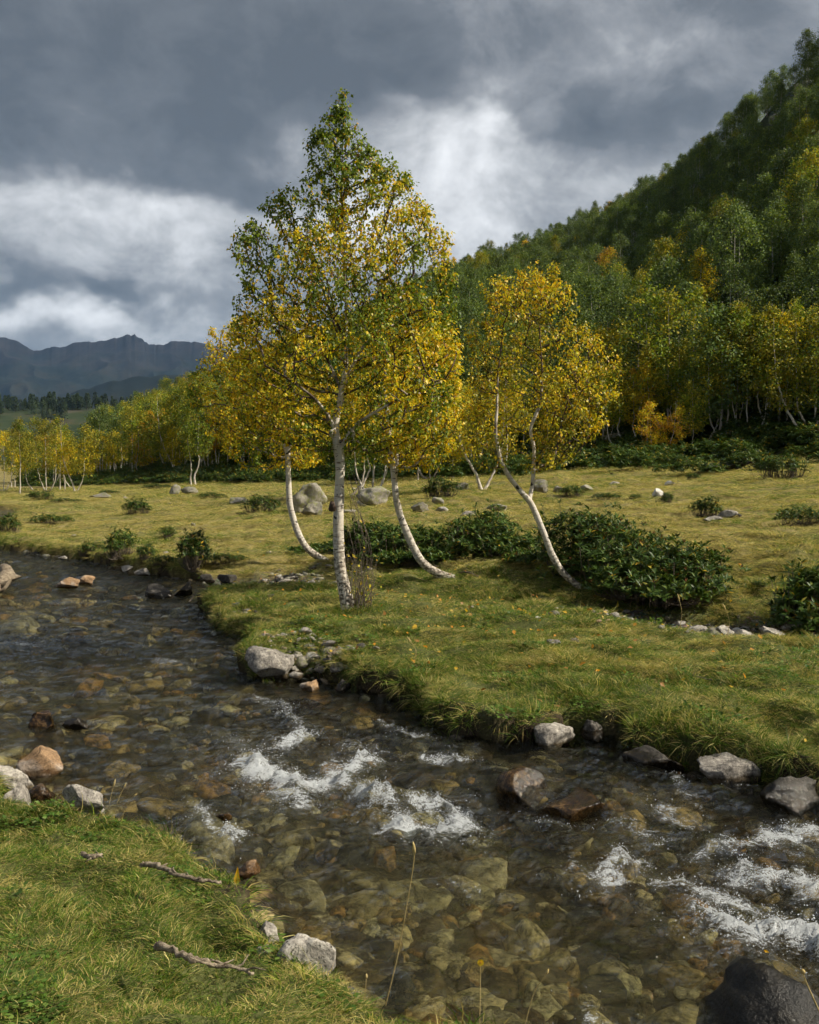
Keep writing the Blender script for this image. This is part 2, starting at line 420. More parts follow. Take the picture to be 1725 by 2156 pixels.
def mat_ground():
    m, k, out = mat_new('soil_and_turf')
    g = k.new('ShaderNodeNewGeometry').outputs['Position']
    n1 = k.noise(g, .55, 5, .6); n2 = k.noise(g, 6.0, 5, .65); n3 = k.noise(g, 45.0, 4, .6)
    turf = k.ramp(k.math('MULTIPLY_ADD', n3, .5, k.math('MULTIPLY', n2, .5)), [(.34, (.06, .052, .018)), (.46, (.16, .135, .045)), (.56, (.29, .235, .09)), (.68, (.42, .34, .15))])
    green = k.ramp(n3, [(.3, (.035, .05, .015)), (.7, (.10, .12, .035))])
    lush = k.new('ShaderNodeAttribute', attribute_name='lush').outputs['Fac']
    c = k.mix(k.math('MAXIMUM', k.math('MULTIPLY', k.smooth(n1, .50, .66), .7), k.math('MULTIPLY', lush, .85)), turf, green)
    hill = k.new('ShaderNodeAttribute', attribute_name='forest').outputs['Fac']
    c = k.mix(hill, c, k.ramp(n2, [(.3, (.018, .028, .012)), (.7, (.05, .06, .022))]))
    farh = k.new('ShaderNodeAttribute', attribute_name='pasture').outputs['Fac']
    nf = k.noise(g, .03, 6, .65)
    c = k.mix(farh, c, k.ramp(nf, [(.35, (.014, .026, .010)), (.5, (.032, .045, .016)), (.66, (.065, .055, .034))]))
    soil = k.new('ShaderNodeAttribute', attribute_name='soil').outputs['Fac']
    c = k.mix(soil, c, k.ramp(n3, [(.3, (.018, .013, .009)), (.6, (.06, .042, .028)), (.8, (.12, .09, .06))]))
    grav = k.new('ShaderNodeAttribute', attribute_name='gravel').outputs['Fac']
    vor = k.new('ShaderNodeTexVoronoi'); k.l.new(g, vor.inputs['Vector']); vor.inputs['Scale'].default_value = 28
    gc = k.mix(.5, k.ramp(vor.outputs['Distance'], [(.0, (.34, .31, .27)), (.6, (.09, .08, .065))]), vor.outputs['Color'], 'SOFT_LIGHT')
    c = k.mix(grav, c, gc)
    h = k.math('ADD', k.math('MULTIPLY', n2, .6), n3)
    k.l.new(principled(k, c, .9, .15, k.bump(h, .7, .03)), out.inputs[0]); return m
def mat_rock(name, stops, scale=6.0, lichen=(.45, .44, .30), lich=.62, wet_z=None, wet_rough=.15, stain=None):
    m, k, out = mat_new(name)
    tc = k.new('ShaderNodeTexCoord').outputs['Object']; rnd = k.new('ShaderNodeObjectInfo').outputs['Random']
    off = k.new('ShaderNodeCombineXYZ'); k.put(off.inputs[0], k.math('MULTIPLY', rnd, 37.0)); k.put(off.inputs[2], k.math('MULTIPLY', rnd, 11.0))
    ad = k.new('ShaderNodeVectorMath', operation='ADD'); k.l.new(tc, ad.inputs[0]); k.l.new(off.outputs[0], ad.inputs[1]); v = ad.outputs[0]
    a = k.noise(v, scale, 7, .68, .3); b = k.noise(v, scale * 9, 5, .7); w = k.noise(v, scale * .45, 4, .55, .6)
    c = k.ramp(k.math('MULTIPLY_ADD', b, .45, k.math('MULTIPLY', a, .55)), stops)
    c = k.mix(k.math('MULTIPLY', k.smooth(k.noise(v, scale * 1.7, 6, .7, .8), lich, lich + .06), .8), c, lichen)
    c = k.mix(k.math('MULTIPLY', k.smooth(k.noise(v, scale * 3.1, 6, .75, .5), .63, .67), .75), c, (.035, .033, .03))
    c = k.mix(k.smooth(k.noise(v, scale * 26, 2, .5), .60, .68), c, (.055, .05, .045))
    c = k.mix(1.0, c, k.ramp(rnd, [(0, (.78, .76, .74)), (1, (1.12, 1.1, 1.06))]), 'MULTIPLY')
    rough = .85
    if stain: c = k.mix(k.smooth(w, .44, .56), c, k.mix(1.0, c, stain, 'MULTIPLY'))
    if wet_z is not None:
        pz = k.new('ShaderNodeSeparateXYZ'); k.l.new(k.new('ShaderNodeNewGeometry').outputs['Position'], pz.inputs[0])
        zz = k.math('MULTIPLY_ADD', k.math('SUBTRACT', a, .5), .12, pz.outputs[2])
        wet = k.math('SUBTRACT', 1.0, k.smooth(zz, wet_z - .01, wet_z + .02))
        c = k.mix(wet, c, k.mix(1.0, c, (.30, .26, .20), 'MULTIPLY'))
        rough = k.math('MULTIPLY_ADD', wet, wet_rough - .85, .85)
    h = k.math('ADD', k.math('MULTIPLY', a, .8), k.math('MULTIPLY', b, .35))
    k.l.new(principled(k, c, rough, .4, k.bump(h, .75, .03)), out.inputs[0]); return m
def mat_cobble():
    m, k, out = mat_new('stream_cobble')
    tc = k.new('ShaderNodeTexCoord').outputs['Object']; oi = k.new('ShaderNodeObjectInfo'); rnd = oi.outputs['Random']
    base = k.ramp(rnd, [(0, (.14, .10, .045)), (.12, (.56, .40, .16)), (.24, (.10, .066, .03)), (.36, (.80, .66, .34)), (.44, (.055, .045, .03)), (.56, (.46, .38, .19)),
                        (.66, (.50, .28, .08)), (.74, (.16, .115, .055)), (.84, (.62, .54, .32)), (.91, (.08, .075, .06)), (.96, (.68, .60, .33))], 'CONSTANT')
    n = k.noise(tc, 4.5, 6, .7, .5); n2 = k.noise(tc, 24, 3, .6)
    c = k.mix(1.0, base, k.ramp(n, [(.40, (.13, .12, .10)), (.5, (.72, .69, .62)), (.60, (1.3, 1.22, 1.05))]), 'MULTIPLY')
    c = k.mix(k.smooth(n2, .58, .68), c, k.mix(1.0, c, (.5, .45, .35), 'MULTIPLY'))
    k.l.new(principled(k, c, .6, .3, k.bump(n, .5, .03)), out.inputs[0]); return m
def mat_bed():
    m, k, out = mat_new('stream_bed_gravel')
    g = k.new('ShaderNodeNewGeometry').outputs['Position']
    wp = k.noise(g, 3.0, 4, .6, 0, 1); vm = k.new('ShaderNodeVectorMath', operation='MULTIPLY_ADD')
    k.l.new(wp, vm.inputs[0]); vm.inputs[1].default_value = (.16, .16, .1); k.l.new(g, vm.inputs[2])
    v1 = k.new('ShaderNodeTexVoronoi'); k.l.new(vm.outputs[0], v1.inputs['Vector']); v1.inputs['Scale'].default_value = 9
    v2 = k.new('ShaderNodeTexVoronoi'); k.l.new(vm.outputs[0], v2.inputs['Vector']); v2.inputs['Scale'].default_value = 26
    sp = k.new('ShaderNodeSeparateColor'); k.l.new(v1.outputs['Color'], sp.inputs[0])
    c = k.ramp(sp.outputs[0], [(0, (.06, .052, .03)), (.25, (.16, .13, .065)), (.45, (.08, .068, .04)), (.62, (.26, .20, .09)), (.8, (.30, .25, .15)), (.92, (.28, .15, .04))], 'CONSTANT')
    c = k.mix(1.0, c, k.ramp(v1.outputs['Distance'], [(.2, (1, 1, 1)), (.6, (.3, .3, .3))]), 'MULTIPLY')
    c = k.mix(.35, c, k.ramp(v2.outputs['Distance'], [(0, (.22, .18, .10)), (.6, (.04, .035, .025))]))
    k.l.new(principled(k, c, .7, .3, k.bump(v1.outputs['Distance'], -.6, .04)), out.inputs[0]); return m
def mat_water():
    m, k, out = mat_new('stream_water')
    g = k.new('ShaderNodeNewGeometry').outputs['Position']
    fo = k.new('ShaderNodeAttribute', attribute_name='foam').outputs['Fac']
    rip = k.noise(k.mapping(g, (6, 12, 8), rot=(0, 0, .75)), 1.0, 5, .6, .8)
    rip2 = k.noise(k.mapping(g, (26, 44, 30), rot=(0, 0, .6)), 1.0, 4, .65, .8)
    h = k.math('MULTIPLY_ADD', rip2, .75, rip)
    nb = k.bump(h, .8, .055)
    gl = k.new('ShaderNodeBsdfGlossy'); gl.inputs['Roughness'].default_value = .03; k.l.new(nb, gl.inputs['Normal']); gl.inputs['Color'].default_value = (.95, .98, 1, 1)
    tr = k.new('ShaderNodeBsdfTransparent'); tr.inputs[0].default_value = (.88, .92, .865, 1)
    fr = k.new('ShaderNodeFresnel'); fr.inputs[0].default_value = 1.33; k.l.new(nb, fr.inputs['Normal'])
    fac = k.math('MULTIPLY_ADD', fr.outputs[0], .80, .0, clamp=True)
    rf = k.new('ShaderNodeBsdfRefraction'); rf.inputs['Color'].default_value = (.88, .92, .865, 1); rf.inputs['IOR'].default_value = 1.33; rf.inputs['Roughness'].default_value = 0.0; k.l.new(nb, rf.inputs['Normal'])
    tm = k.new('ShaderNodeMixShader'); tm.inputs[0].default_value = .37; k.l.new(tr.outputs[0], tm.inputs[1]); k.l.new(rf.outputs[0], tm.inputs[2]); tr = tm
    wt = k.new('ShaderNodeMixShader'); k.l.new(fac, wt.inputs[0]); k.l.new(tr.outputs[0], wt.inputs[1]); k.l.new(gl.outputs[0], wt.inputs[2])
    # broken white water where the stream tumbles
    fn = k.noise(k.mapping(g, (11, 26, 20), rot=(0, 0, .72)), 1.0, 7, .68, 1.6)
    fb = k.noise(k.mapping(g, (120, 150, 130)), 1.0, 2, .7, .2)
    mask = k.math('ADD', k.math('MULTIPLY_ADD', k.math('SUBTRACT', fn, .5), 1.9, fo), k.math('MULTIPLY', k.math('SUBTRACT', fb, .5), 1.2))
    mask = k.math('MULTIPLY', k.smooth(mask, .40, .90), .93)
    fd = k.new('ShaderNodeBsdfPrincipled'); fd.inputs['Base Color'].default_value = (.80, .84, .87, 1); fd.inputs['Roughness'].default_value = .35
    k.l.new(k.bump(k.math('ADD', fn, k.math('MULTIPLY', fb, .5)), 1.0, .06), fd.inputs['Normal'])
    mx = k.new('ShaderNodeMixShader'); k.l.new(mask, mx.inputs[0]); k.l.new(wt.outputs[0], mx.inputs[1]); k.l.new(fd.outputs[0], mx.inputs[2])
    k.l.new(mx.outputs[0], out.inputs[0]); return m
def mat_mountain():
    m, k, out = mat_new('mountain_heath_painted_shade')
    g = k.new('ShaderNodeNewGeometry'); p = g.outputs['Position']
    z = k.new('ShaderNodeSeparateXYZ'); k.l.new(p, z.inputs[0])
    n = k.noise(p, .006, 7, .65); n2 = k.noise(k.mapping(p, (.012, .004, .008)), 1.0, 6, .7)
    c = k.ramp(k.math('MULTIPLY_ADD', n2, .4, k.math('MULTIPLY', n, .6)), [(.35, (.008, .012, .011)), (.48, (.014, .018, .013)), (.6, (.026, .024, .015)), (.7, (.02, .02, .018))])  # heath and bare rock tones darkened: cloud shadow is put into the colour
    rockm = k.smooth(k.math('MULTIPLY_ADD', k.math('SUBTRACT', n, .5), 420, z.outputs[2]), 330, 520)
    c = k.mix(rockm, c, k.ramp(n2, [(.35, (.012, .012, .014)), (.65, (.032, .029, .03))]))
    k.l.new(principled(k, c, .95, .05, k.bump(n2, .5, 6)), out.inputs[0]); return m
def mat_wood(name, c0, c1):
    m, k, out = mat_new(name)
    tc = k.new('ShaderNodeTexCoord').outputs['Object']; n = k.noise(k.mapping(tc, (30, 30, 30)), 1.0, 5, .7, 1.0)
    k.l.new(principled(k, k.ramp(n, [(.35, c0), (.65, c1)]), .85, .2, k.bump(n, .8, .01)), out.inputs[0]); return m

M = dict(leaf=mat_leaf('birch_leaf', .46, .42, .35, .08), crown=mat_leaf('crown_leaf', .34, .6, .2, .28), rhod=mat_leaf('rhododendron_leaf', .18, .45, .22, .12), grass=mat_leaf('grass_blade', .40, .55, .25, .36, (1.1, 1.1, .7)),
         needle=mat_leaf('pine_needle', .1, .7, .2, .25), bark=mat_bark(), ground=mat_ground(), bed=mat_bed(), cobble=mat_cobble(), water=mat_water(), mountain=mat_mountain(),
         granite=mat_rock('pale_granite', [(.41, (.085, .078, .07)), (.5, (.27, .25, .225)), (.59, (.46, .435, .39))], 5, wet_z=.045),
         meadowrock=mat_rock('lichen_boulder', [(.36, (.10, .095, .08)), (.5, (.25, .235, .20)), (.62, (.42, .39, .34))], 4, (.20, .21, .08), .50),
         pink=mat_rock('pink_granite', [(.40, (.20, .165, .14)), (.5, (.40, .33, .27)), (.60, (.55, .47, .39))], 6, lich=.75, wet_z=.03, stain=(.85, .66, .44)),
         dark=mat_rock('dark_wet_rock', [(.38, (.018, .017, .015)), (.5, (.055, .050, .044)), (.62, (.16, .145, .13))], 5, (.13, .13, .10), .66, wet_z=.10),
         black=mat_rock('black_wet_rock', [(.42, (.006, .006, .005)), (.5, (.022, .020, .016)), (.58, (.085, .078, .06))], 6, (.07, .07, .035), .66, wet_z=.5, wet_rough=.34),
         rust=mat_rock('rusty_wet_rock', [(.42, (.025, .017, .010)), (.5, (.13, .078, .034)), (.58, (.46, .32, .17))], 4, (.12, .12, .03), .60, wet_z=.14),
         white=mat_rock('white_quartz', [(.34, (.45, .43, .40)), (.5, (.68, .66, .62)), (.66, (.8, .78, .75))], 8, lich=.8, wet_z=.02),
         driftwood=mat_wood('grey_driftwood', (.06, .043, .03), (.34, .28, .20)), deadwood=mat_wood('dead_branch', (.05, .04, .03), (.22, .18, .14)))

# ------------------------------------------------------------------ the ground, the bed, the water
def grid_axis(lo, hi, step, a, b, gr=1.06):
    c = list(np.arange(a, b + 1e-6, step)); s = step
    while c[-1] < hi: s *= gr; c.append(c[-1] + s)
    s = step; pre = []
    x = a
    while x > lo: s *= gr; x -= s; pre.append(x)
    return np.array(pre[::-1] + c)
def grid_faces(ny, nx):
    i = np.arange(ny - 1)[:, None] * nx; j = np.arange(nx - 1)[None, :]
    return np.stack([i + j, i + j + 1, i + nx + j + 1, i + nx + j], -1).reshape(-1, 4)

def build_ground():
    xs = grid_axis(-4200, 4200, .075, -7.5, 5.5, 1.065); ys = grid_axis(-300, 5200, .075, 1.5, 17.5, 1.05)
    X, Y = np.meshgrid(xs, ys); x, y = X.ravel(), Y.ravel()
    z = terrain(x, y); d, far = bank(x, y)
    s = x / np.maximum(y, 5); ye, yr, zr = hill_par(s)
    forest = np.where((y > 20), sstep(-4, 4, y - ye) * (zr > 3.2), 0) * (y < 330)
    pasture = sstep(300, 360, y)
    soil = (1 - sstep(.0, .16, d + .05 * fbm2(x * 5, y * 5, 2, 4))) * (y < 60)
    ds = seg_dist(x, y, SIDE)
    grav = np.exp(-(ds / (.48 + .22 * sstep(1.5, 3, x))) ** 2) * sstep(-.6, .4, np.abs(x - .6) - 1.6 + .4 * fbm2(x * 3, y * 3, 2, 6)) * sstep(8, 9, y)
    grav = np.maximum(grav, np.exp(-((x + 2.7) ** 2 / .9 + (y - 14.9) ** 2 / .7)))
    grav = np.clip(grav * 1.6 - .25, 0, 1)
    e = .03; m = (np.abs(d) < .3) & (y < 45); gx, gy = np.zeros_like(x), np.zeros_like(x)
    gx[m] = (bank(x[m] + e, y[m])[0] - d[m]) / e; gy[m] = (bank(x[m], y[m] + e)[0] - d[m]) / e
    sh = (.09 * sstep(.10, -.12, z) - .06 * sstep(.06, .16, z) * np.exp(-np.maximum(d, 0) / .10)) * np.exp(-(d / .16) ** 2)
    x = x + gx * sh; y = y + gy * sh
    me = mesh_np('ground', np.stack([x, y, z], 1), grid_faces(len(ys), len(xs)), dict(forest=forest, pasture=pasture, soil=soil, gravel=grav, lush=1 - sstep(12.5, 16, y + .35 * x) * far), True)
    return tag(obj('ground', me, M['ground']), 'grassy valley floor with meadow, stream banks and slopes', 'ground', kind='structure')
ground = build_ground()

def bed_z(x, y):
    d, _ = bank(x, y)
    return -.10 - .20 * sstep(0, .9, -d) + .05 * fbm2(x * 1.6, y * 1.6, 3, 41) + .025 * fbm2(x * 6, y * 6, 2, 42)
def masked_grid(xs, ys, keep_d):
    X, Y = np.meshgrid(xs, ys); x, y = X.ravel(), Y.ravel(); d, _ = bank(x, y)
    q = grid_faces(len(ys), len(xs)); q = q[(d[q] < keep_d).all(1)]
    used = np.unique(q); re = np.full(len(x), -1); re[used] = np.arange(len(used))
    return x[used], y[used], d[used], re[q]
sx = grid_axis(-40, 14, .07, -7, 4, 1.05); sy = grid_axis(-3, 62, .07, 2.2, 16, 1.05)
x, y, d, q = masked_grid(sx, sy, .22)
bed = tag(obj('stream_bed', mesh_np('stream_bed', np.stack([x, y, bed_z(x, y)], 1), q, smooth=True), M['bed']), 'stony bed under the clear stream', 'stream bed', kind='structure')

# white water: strokes in picture units laid on the water plane (u0, v0, u1, v1, half width in metres, strength)
FOAM = [(535, 1612, 600, 1648, .12, .95), (600, 1648, 690, 1640, .13, 1.0), (690, 1635, 762, 1603, .10, .9), (590, 1575, 655, 1550, .08, .75), (655, 1550, 600, 1515, .05, .55), (600, 1670, 625, 1692, .10, .75),
        (530, 1590, 480, 1560, .14, .35), (760, 1688, 825, 1712, .08, .8), (825, 1735, 900, 1752, .10, 1.0), (900, 1750, 968, 1735, .11, 1.05), (880, 1700, 965, 1700, .10, .8),
        (905, 1585, 990, 1608, .06, .75), (800, 1532, 905, 1560, .05, .55), (700, 1570, 800, 1575, .12, .35), (430, 1725, 470, 1762, .06, .7), (470, 1762, 500, 1772, .06, .65), (420, 1690, 440, 1720, .08, .45),
        (1270, 1862, 1360, 1832, .06, .8), (1175, 1838, 1240, 1850, .05, .5), (1385, 1700, 1480, 1750, .09, .5), (1300, 1740, 1400, 1790, .12, .42), (1480, 1812, 1600, 1785, .07, .6), (1600, 1780, 1700, 1765, .09, .85),
        (1380, 1860, 1480, 1895, .07, .7), (1480, 1895, 1560, 1925, .09, .8), (1560, 1850, 1725, 1870, .08, .75), (1690, 1840, 1725, 1890, .08, .7), (1445, 1955, 1540, 1985, .07, .75), (1540, 1985, 1685, 2005, .09, .95), (1420, 1650, 1470, 1700, .05, .45),
        (1100, 1700, 1180, 1760, .10, .3), (1330, 1670, 1500, 1690, .04, .3), (1400, 1615, 1600, 1670, .03, .35), (340, 1190, 430, 1195, .12, .5), (100, 1215, 230, 1225, .10, .4), (0, 1352, 60, 1358, .16, .55), (120, 1345, 220, 1350, .10, .3),
        (330, 1390, 375, 1398, .06, .5), (150, 1180, 300, 1200, .1, .3), (60, 1165, 220, 1185, .1, .3), (380, 1280, 450, 1290, .08, .3), (540, 1470, 600, 1500, .10, .45), (960, 1850, 1010, 1880, .05, .4), (1225, 2105, 1260, 2156, .06, .4)]
def foam_at(x, y):
    f = np.zeros_like(x)
    wx = x + .06 * fbm2(x * 7, y * 7, 3, 71); wy = y + .06 * fbm2(x * 7, y * 7, 3, 72)
    for u0, v0, u1, v1, w, a in FOAM:
        p0, p1 = G(u0, v0)[:2], G(u1, v1)[:2]
        dd = seg_dist(wx, wy, np.array([p0, p1])); f = np.maximum(f, np.maximum(a * np.exp(-(dd / (w * .95)) ** 2), .46 * min(a, .9) * np.exp(-(dd / (w * 2.8)) ** 2)))
    return f
wx = grid_axis(-40, 14, .035, -6, 3.4, 1.05); wy = grid_axis(-3, 62, .035, 2.2, 12, 1.035)
x, y, d, q = masked_grid(wx, wy, .12)
foam = foam_at(x, y)
# ripples drawn out along the flow, steeper in the rapids
rap = np.clip(.30 + .7 * np.exp(-((x - .2) ** 2 / 3.0 + (y - 5.6) ** 2 / 2.2)) + .35 * sstep(.3, 1.2, x) + .8 * foam, 0, 1.6)
fx, fy = .75, -.66
a_, b_ = x * fx + y * fy, -x * fy + y * fx
wob = .25 * fbm2(x * 1.3, y * 1.3, 2, 55)
wv = .042 * fbm2(a_ * 2.2 + wob, b_ * 3.6 + wob, 3, 51) + .024 * fbm2(a_ * 7 + 2 * wob, b_ * 10 - wob, 3, 52)
wz = wv * rap + .02 * fbm2(a_ * .9, b_ * 1.2, 2, 58) * rap + np.minimum(foam, 1) ** 1.5 * (.03 + .030 * fbm2(x * 17, y * 17, 3, 61, .7))
water = tag(obj('stream_water', mesh_np('stream_water', np.stack([x, y, wz], 1), q, dict(foam=foam), True), M['water']), 'clear mountain stream with white rapids', 'stream', kind='structure')

def spray():
    rg = np.random.default_rng(15); i = rg.choice(len(x), 13000, p=(foam * (y < 12)) ** 2.5 / ((foam * (y < 12)) ** 2.5).sum()); n = len(i)
    P = np.stack([x[i] + rg.normal(0, .012, n), y[i] + rg.normal(0, .012, n), wz[i] + np.abs(rg.normal(0, .016, n)) * foam[i]], 1)
    V, T = ico(1); m, k, out = mat_new('water_drop'); k.l.new(principled(k, (.86, .89, .92), .15, .6), out.inputs[0]); me = mesh_np('drop', V, T, smooth=True); me.materials.append(m)
    scatter('foam_spray', P, rg.normal(0, 1, (n, 3)), np.clip(rg.lognormal(-6.65, .42, n), .0006, .0035), np.zeros(n, int), [obj('drop', me, None, link=False)], 'white droplets of spray over the rapids', 'spray')
spray()
def build_mountain():
    SU = [-3200, -1500, -600, -200, -90, 0, 25, 50, 75, 100, 130, 160, 190, 220, 240, 255, 275, 290, 300, 312, 320, 335, 350, 372, 400, 425, 450, 520, 640, 900, 1300, 2000, 3600]
    SV = [880, 800, 760, 690, 700, 708, 713, 722, 736, 733, 730, 723, 720, 718, 714, 711, 707, 711, 716, 720, 728, 728, 724, 719, 718, 722, 730, 745, 770, 800, 800, 820, 900]
    ny, nx = 130, 620; YR = 4200
    u = np.linspace(-2600, 3400, nx); u = np.sort(np.concatenate([u[::2], np.linspace(-150, 520, nx // 2)])); nx = len(u)
    t = np.concatenate([np.linspace(0, 1, ny - 14), 1 + np.linspace(.03, .5, 14)])
    U, T = np.meshgrid(u, t); s = (U - CU) / F
    Y = 2300 + (YR - 2300) * T; X = s * YR * (.55 + .45 * T)
    v1 = np.interp(u, SU, SV); ug = np.linspace(u[0], u[-1], 1200); kr = np.exp(-(np.arange(-60, 61) / 26.0) ** 2); vs = np.convolve(np.pad(np.interp(ug, SU, SV), 60, mode='edge'), kr / kr.sum(), 'valid')
    w4 = np.clip(T, 0, 1.0) ** 5; vr = v1[None, :] * w4 + np.interp(u, ug, vs)[None, :] * (1 - w4); top = ZC + (985 - vr) * YR / F
    top = top + (9 * fbm2(U * .09, U * 0 + .3, 4, 81, .6) * sstep(230, 290, U) * sstep(360, 320, U) + 6 * fbm2(U * .035, U * 0 + 1.3, 4, 83, .6)) * np.clip(T, 0, 1) ** 8
    prof = np.where(T <= 1, T ** 1.5, 1 - (T - 1) * 1.2)
    rid = 1 - np.abs(fbm2(X * .0016 + Y * .0007, Y * .0007 - X * .0003, 4, 85)); rid2 = fbm2(X * .006 + Y * .002, Y * .004, 5, 86, .55)
    Z = top * prof + (rid - .7) * 150 * np.sin(np.clip(T, 0, 1) * np.pi) ** 1.2 + rid2 * 9 * np.sin(np.clip(T, 0, 1) * np.pi) - 4
    me = mesh_np('mountain', np.stack([X.ravel(), Y.ravel(), Z.ravel()], 1), grid_faces(len(t), nx), smooth=True)
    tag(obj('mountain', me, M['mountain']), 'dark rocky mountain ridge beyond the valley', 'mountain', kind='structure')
    # the lower brown spur in front of it
    ny, nx = 70, 300; YR = 2300
    u = np.linspace(-1600, 2200, nx); t = np.concatenate([np.linspace(0, 1, ny - 8), 1 + np.linspace(.05, .6, 8)])
    U, T = np.meshgrid(u, t); s = (U - CU) / F; Y = 1350 + (YR - 1350) * T; X = s * YR * (.6 + .4 * T)
    vr = np.interp(U, [-1600, -200, 0, 90, 170, 230, 290, 360, 430, 520, 800, 2200], [940, 875, 858, 845, 825, 806, 792, 786, 800, 820, 860, 930])
    Z = (ZC + (985 - vr) * YR / F + 7 * fbm2(U * .03, U * 0, 3, 88)) * np.where(T <= 1, T ** 1.3, 1 - (T - 1)) + 26 * fbm2(X * .006, Y * .003, 4, 89) * np.sin(np.clip(T, 0, 1) * np.pi) - 3
    me = mesh_np('foothill', np.stack([X.ravel(), Y.ravel(), Z.ravel()], 1), grid_faces(len(t), nx), smooth=True)
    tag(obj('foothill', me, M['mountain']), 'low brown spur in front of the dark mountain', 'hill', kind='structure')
build_mountain()
# ------------------------------------------------------------------ birches
PAL = dict(green=np.array([(.095, .155, .018), (.135, .205, .022), (.19, .255, .026), (.28, .32, .03)]),
           yellow=np.array([(.76, .54, .02), (.68, .56, .03), (.50, .48, .03), (.78, .48, .02), (.40, .41, .025)]),
           orange=np.array([(.58, .29, .03), (.64, .38, .03), (.45, .23, .04)]),
           hill=np.array([(.068, .112, .045), (.09, .14, .05), (.12, .175, .056), (.16, .205, .062)]),
           olive=np.array([(.15, .18, .03), (.22, .23, .03), (.32, .29, .03), (.42, .34, .03)]))
def grow(trunk, attr, r_tip, expo, rg, up=.30, twig_r=.0022, start=.0):
    """branches from the nodes of the stems (list of (points, radii)) to each attractor; returns chains of (points, radii)"""
    pos = []; plen = []; par = []
    for P, R in trunk:
        b0 = len(pos); L = 0
        for i in range(len(P)):
            if i: L += np.linalg.norm(P[i] - P[i - 1])
            pos.append(P[i]); plen.append(L * .35); par.append(-1)
    ntr = len(pos); tp = np.array(pos)
    cap = len(pos) + len(attr) * 7
    POS = np.zeros((cap, 3)); POS[:ntr] = tp; PL = np.zeros(cap); PL[:ntr] = plen; PAR = np.full(cap, -1); n = ntr
    okz = np.zeros(cap, bool); okz[:ntr] = tp[:, 2] > start; 
    if not okz.any(): okz[:ntr] = True
    dd = np.array([np.min(np.linalg.norm(tp - p, axis=1)) for p in attr]); order = np.argsort(dd)
    chains = []
    for i in order:
        p = attr[i]; D = p - POS[:n]; L = np.linalg.norm(D, axis=1); hz = np.hypot(D[:, 0], D[:, 1])
        cost = L + .22 * PL[:n] + 1.6 * np.maximum(0, up * hz - D[:, 2]) + np.where(okz[:n], 0, 50)
        j = int(np.argmin(cost)); a = POS[j]; Lj = L[j]
        k = int(np.clip(round(Lj / .14), 2, 6))
        c = a + (p - a) * .5 + rg.normal(0, .07, 3) * Lj + np.array([0, 0, -.10 * Lj])
        t = np.linspace(0, 1, k + 1)[1:, None]
        Q = (1 - t) ** 2 * a + 2 * t * (1 - t) * c + t * t * p
        Q[:-1] += rg.normal(0, .018, (k - 1, 3)) * min(1, Lj)
        ids = list(range(n, n + k)); prev = j
        for q, w in zip(ids, Q):
            POS[q] = w; PAR[q] = prev; PL[q] = PL[prev] + np.linalg.norm(w - POS[prev]); okz[q] = True; prev = q
        n += k; chains.append((j, ids))
    cnt = np.zeros(n)
    for j, ids in chains: cnt[ids[-1]] += 1
    for q in range(n - 1, ntr - 1, -1):
        if PAR[q] >= 0: cnt[PAR[q]] += cnt[q]
    out = []
    for j, ids in chains:
        P = np.concatenate([POS[j][None], POS[ids]]); R = r_tip * cnt[ids] ** expo
        out.append((P, np.concatenate([[R[0] * 1.12], R])))
    return out
def clump_col(P, rg, pal_a, pal_b, bias, freq=1.6, seed=3, spread=.45):
    """per leaf colour: a or b by clumps of noise"""
    nz = fbm3(P * freq, 3, seed) * 1.0 + bias + rg.normal(0, spread, len(P))
    A = pal_a[rg.integers(0, len(pal_a), len(P))]; B = pal_b[rg.integers(0, len(pal_b), len(P))]
    c = np.where((nz > 0)[:, None], B, A); return np.clip(c * rg.normal(1, .14, (len(P), 1)), .01, .9)
def leaf_sites(chains, rg, per, frac=.6, spur=.045):
    P, A = [], []
    for Pc, Rc in chains:
        m = len(Pc); seg = np.linalg.norm(np.diff(Pc, axis=0), axis=1); cum = np.concatenate([[0], np.cumsum(seg)])
        L = cum[-1]; lo = max(0, L - max(.35, L * frac)); k = rg.poisson(per * np.clip((L - lo) / .4, .5, 1.6)) + 3
        t = lo + (L - lo) * rg.random(k) ** .7
        for ax in range(1):
            q = np.stack([np.interp(t, cum, Pc[:, i]) for i in range(3)], 1)
        dr = unit(rg.normal(0, 1, (k, 3)) + np.array([0, 0, .15])); q = q + dr * (rg.random((k, 1)) * spur * 1.8)
        P.append(q); A.append(dr)
    return np.concatenate(P), np.concatenate(A)

def sil_attr(rows, n, y0, depth, rg, ngap, freq, seed):
    """points inside a crown outline; rows (v, u_left, u_right)"""
    r = np.array(rows, float); v0, v1 = r[0, 0], r[-1, 0]; pts = []
    while len(pts) < n:
        v = rg.uniform(v0, v1); a, b = np.interp(v, r[:, 0], r[:, 1]), np.interp(v, r[:, 0], r[:, 2])
        wmax = (r[:, 2] - r[:, 1]).max()
        if rg.random() > (b - a) / wmax: continue
        t = rg.uniform(-1, 1); hw = (b - a) / 2
        dz = rg.uniform(-1, 1) * math.sqrt(max(0, 1 - t * t)) * hw / F * y0 * depth
        if v > v0 + .72 * (v1 - v0) and dz < -.25 and abs(t) < .35: continue
        p = at((a + b) / 2 + t * hw, v, y0 + dz)
        nz = noise3(p[0] * freq, p[1] * freq, p[2] * freq, seed)
        edge = abs(t)
        if float(nz) < ngap + (.05 if edge > .75 else 0): continue
        pts.append(p)
    return np.array(pts)
LEAFN = [0]
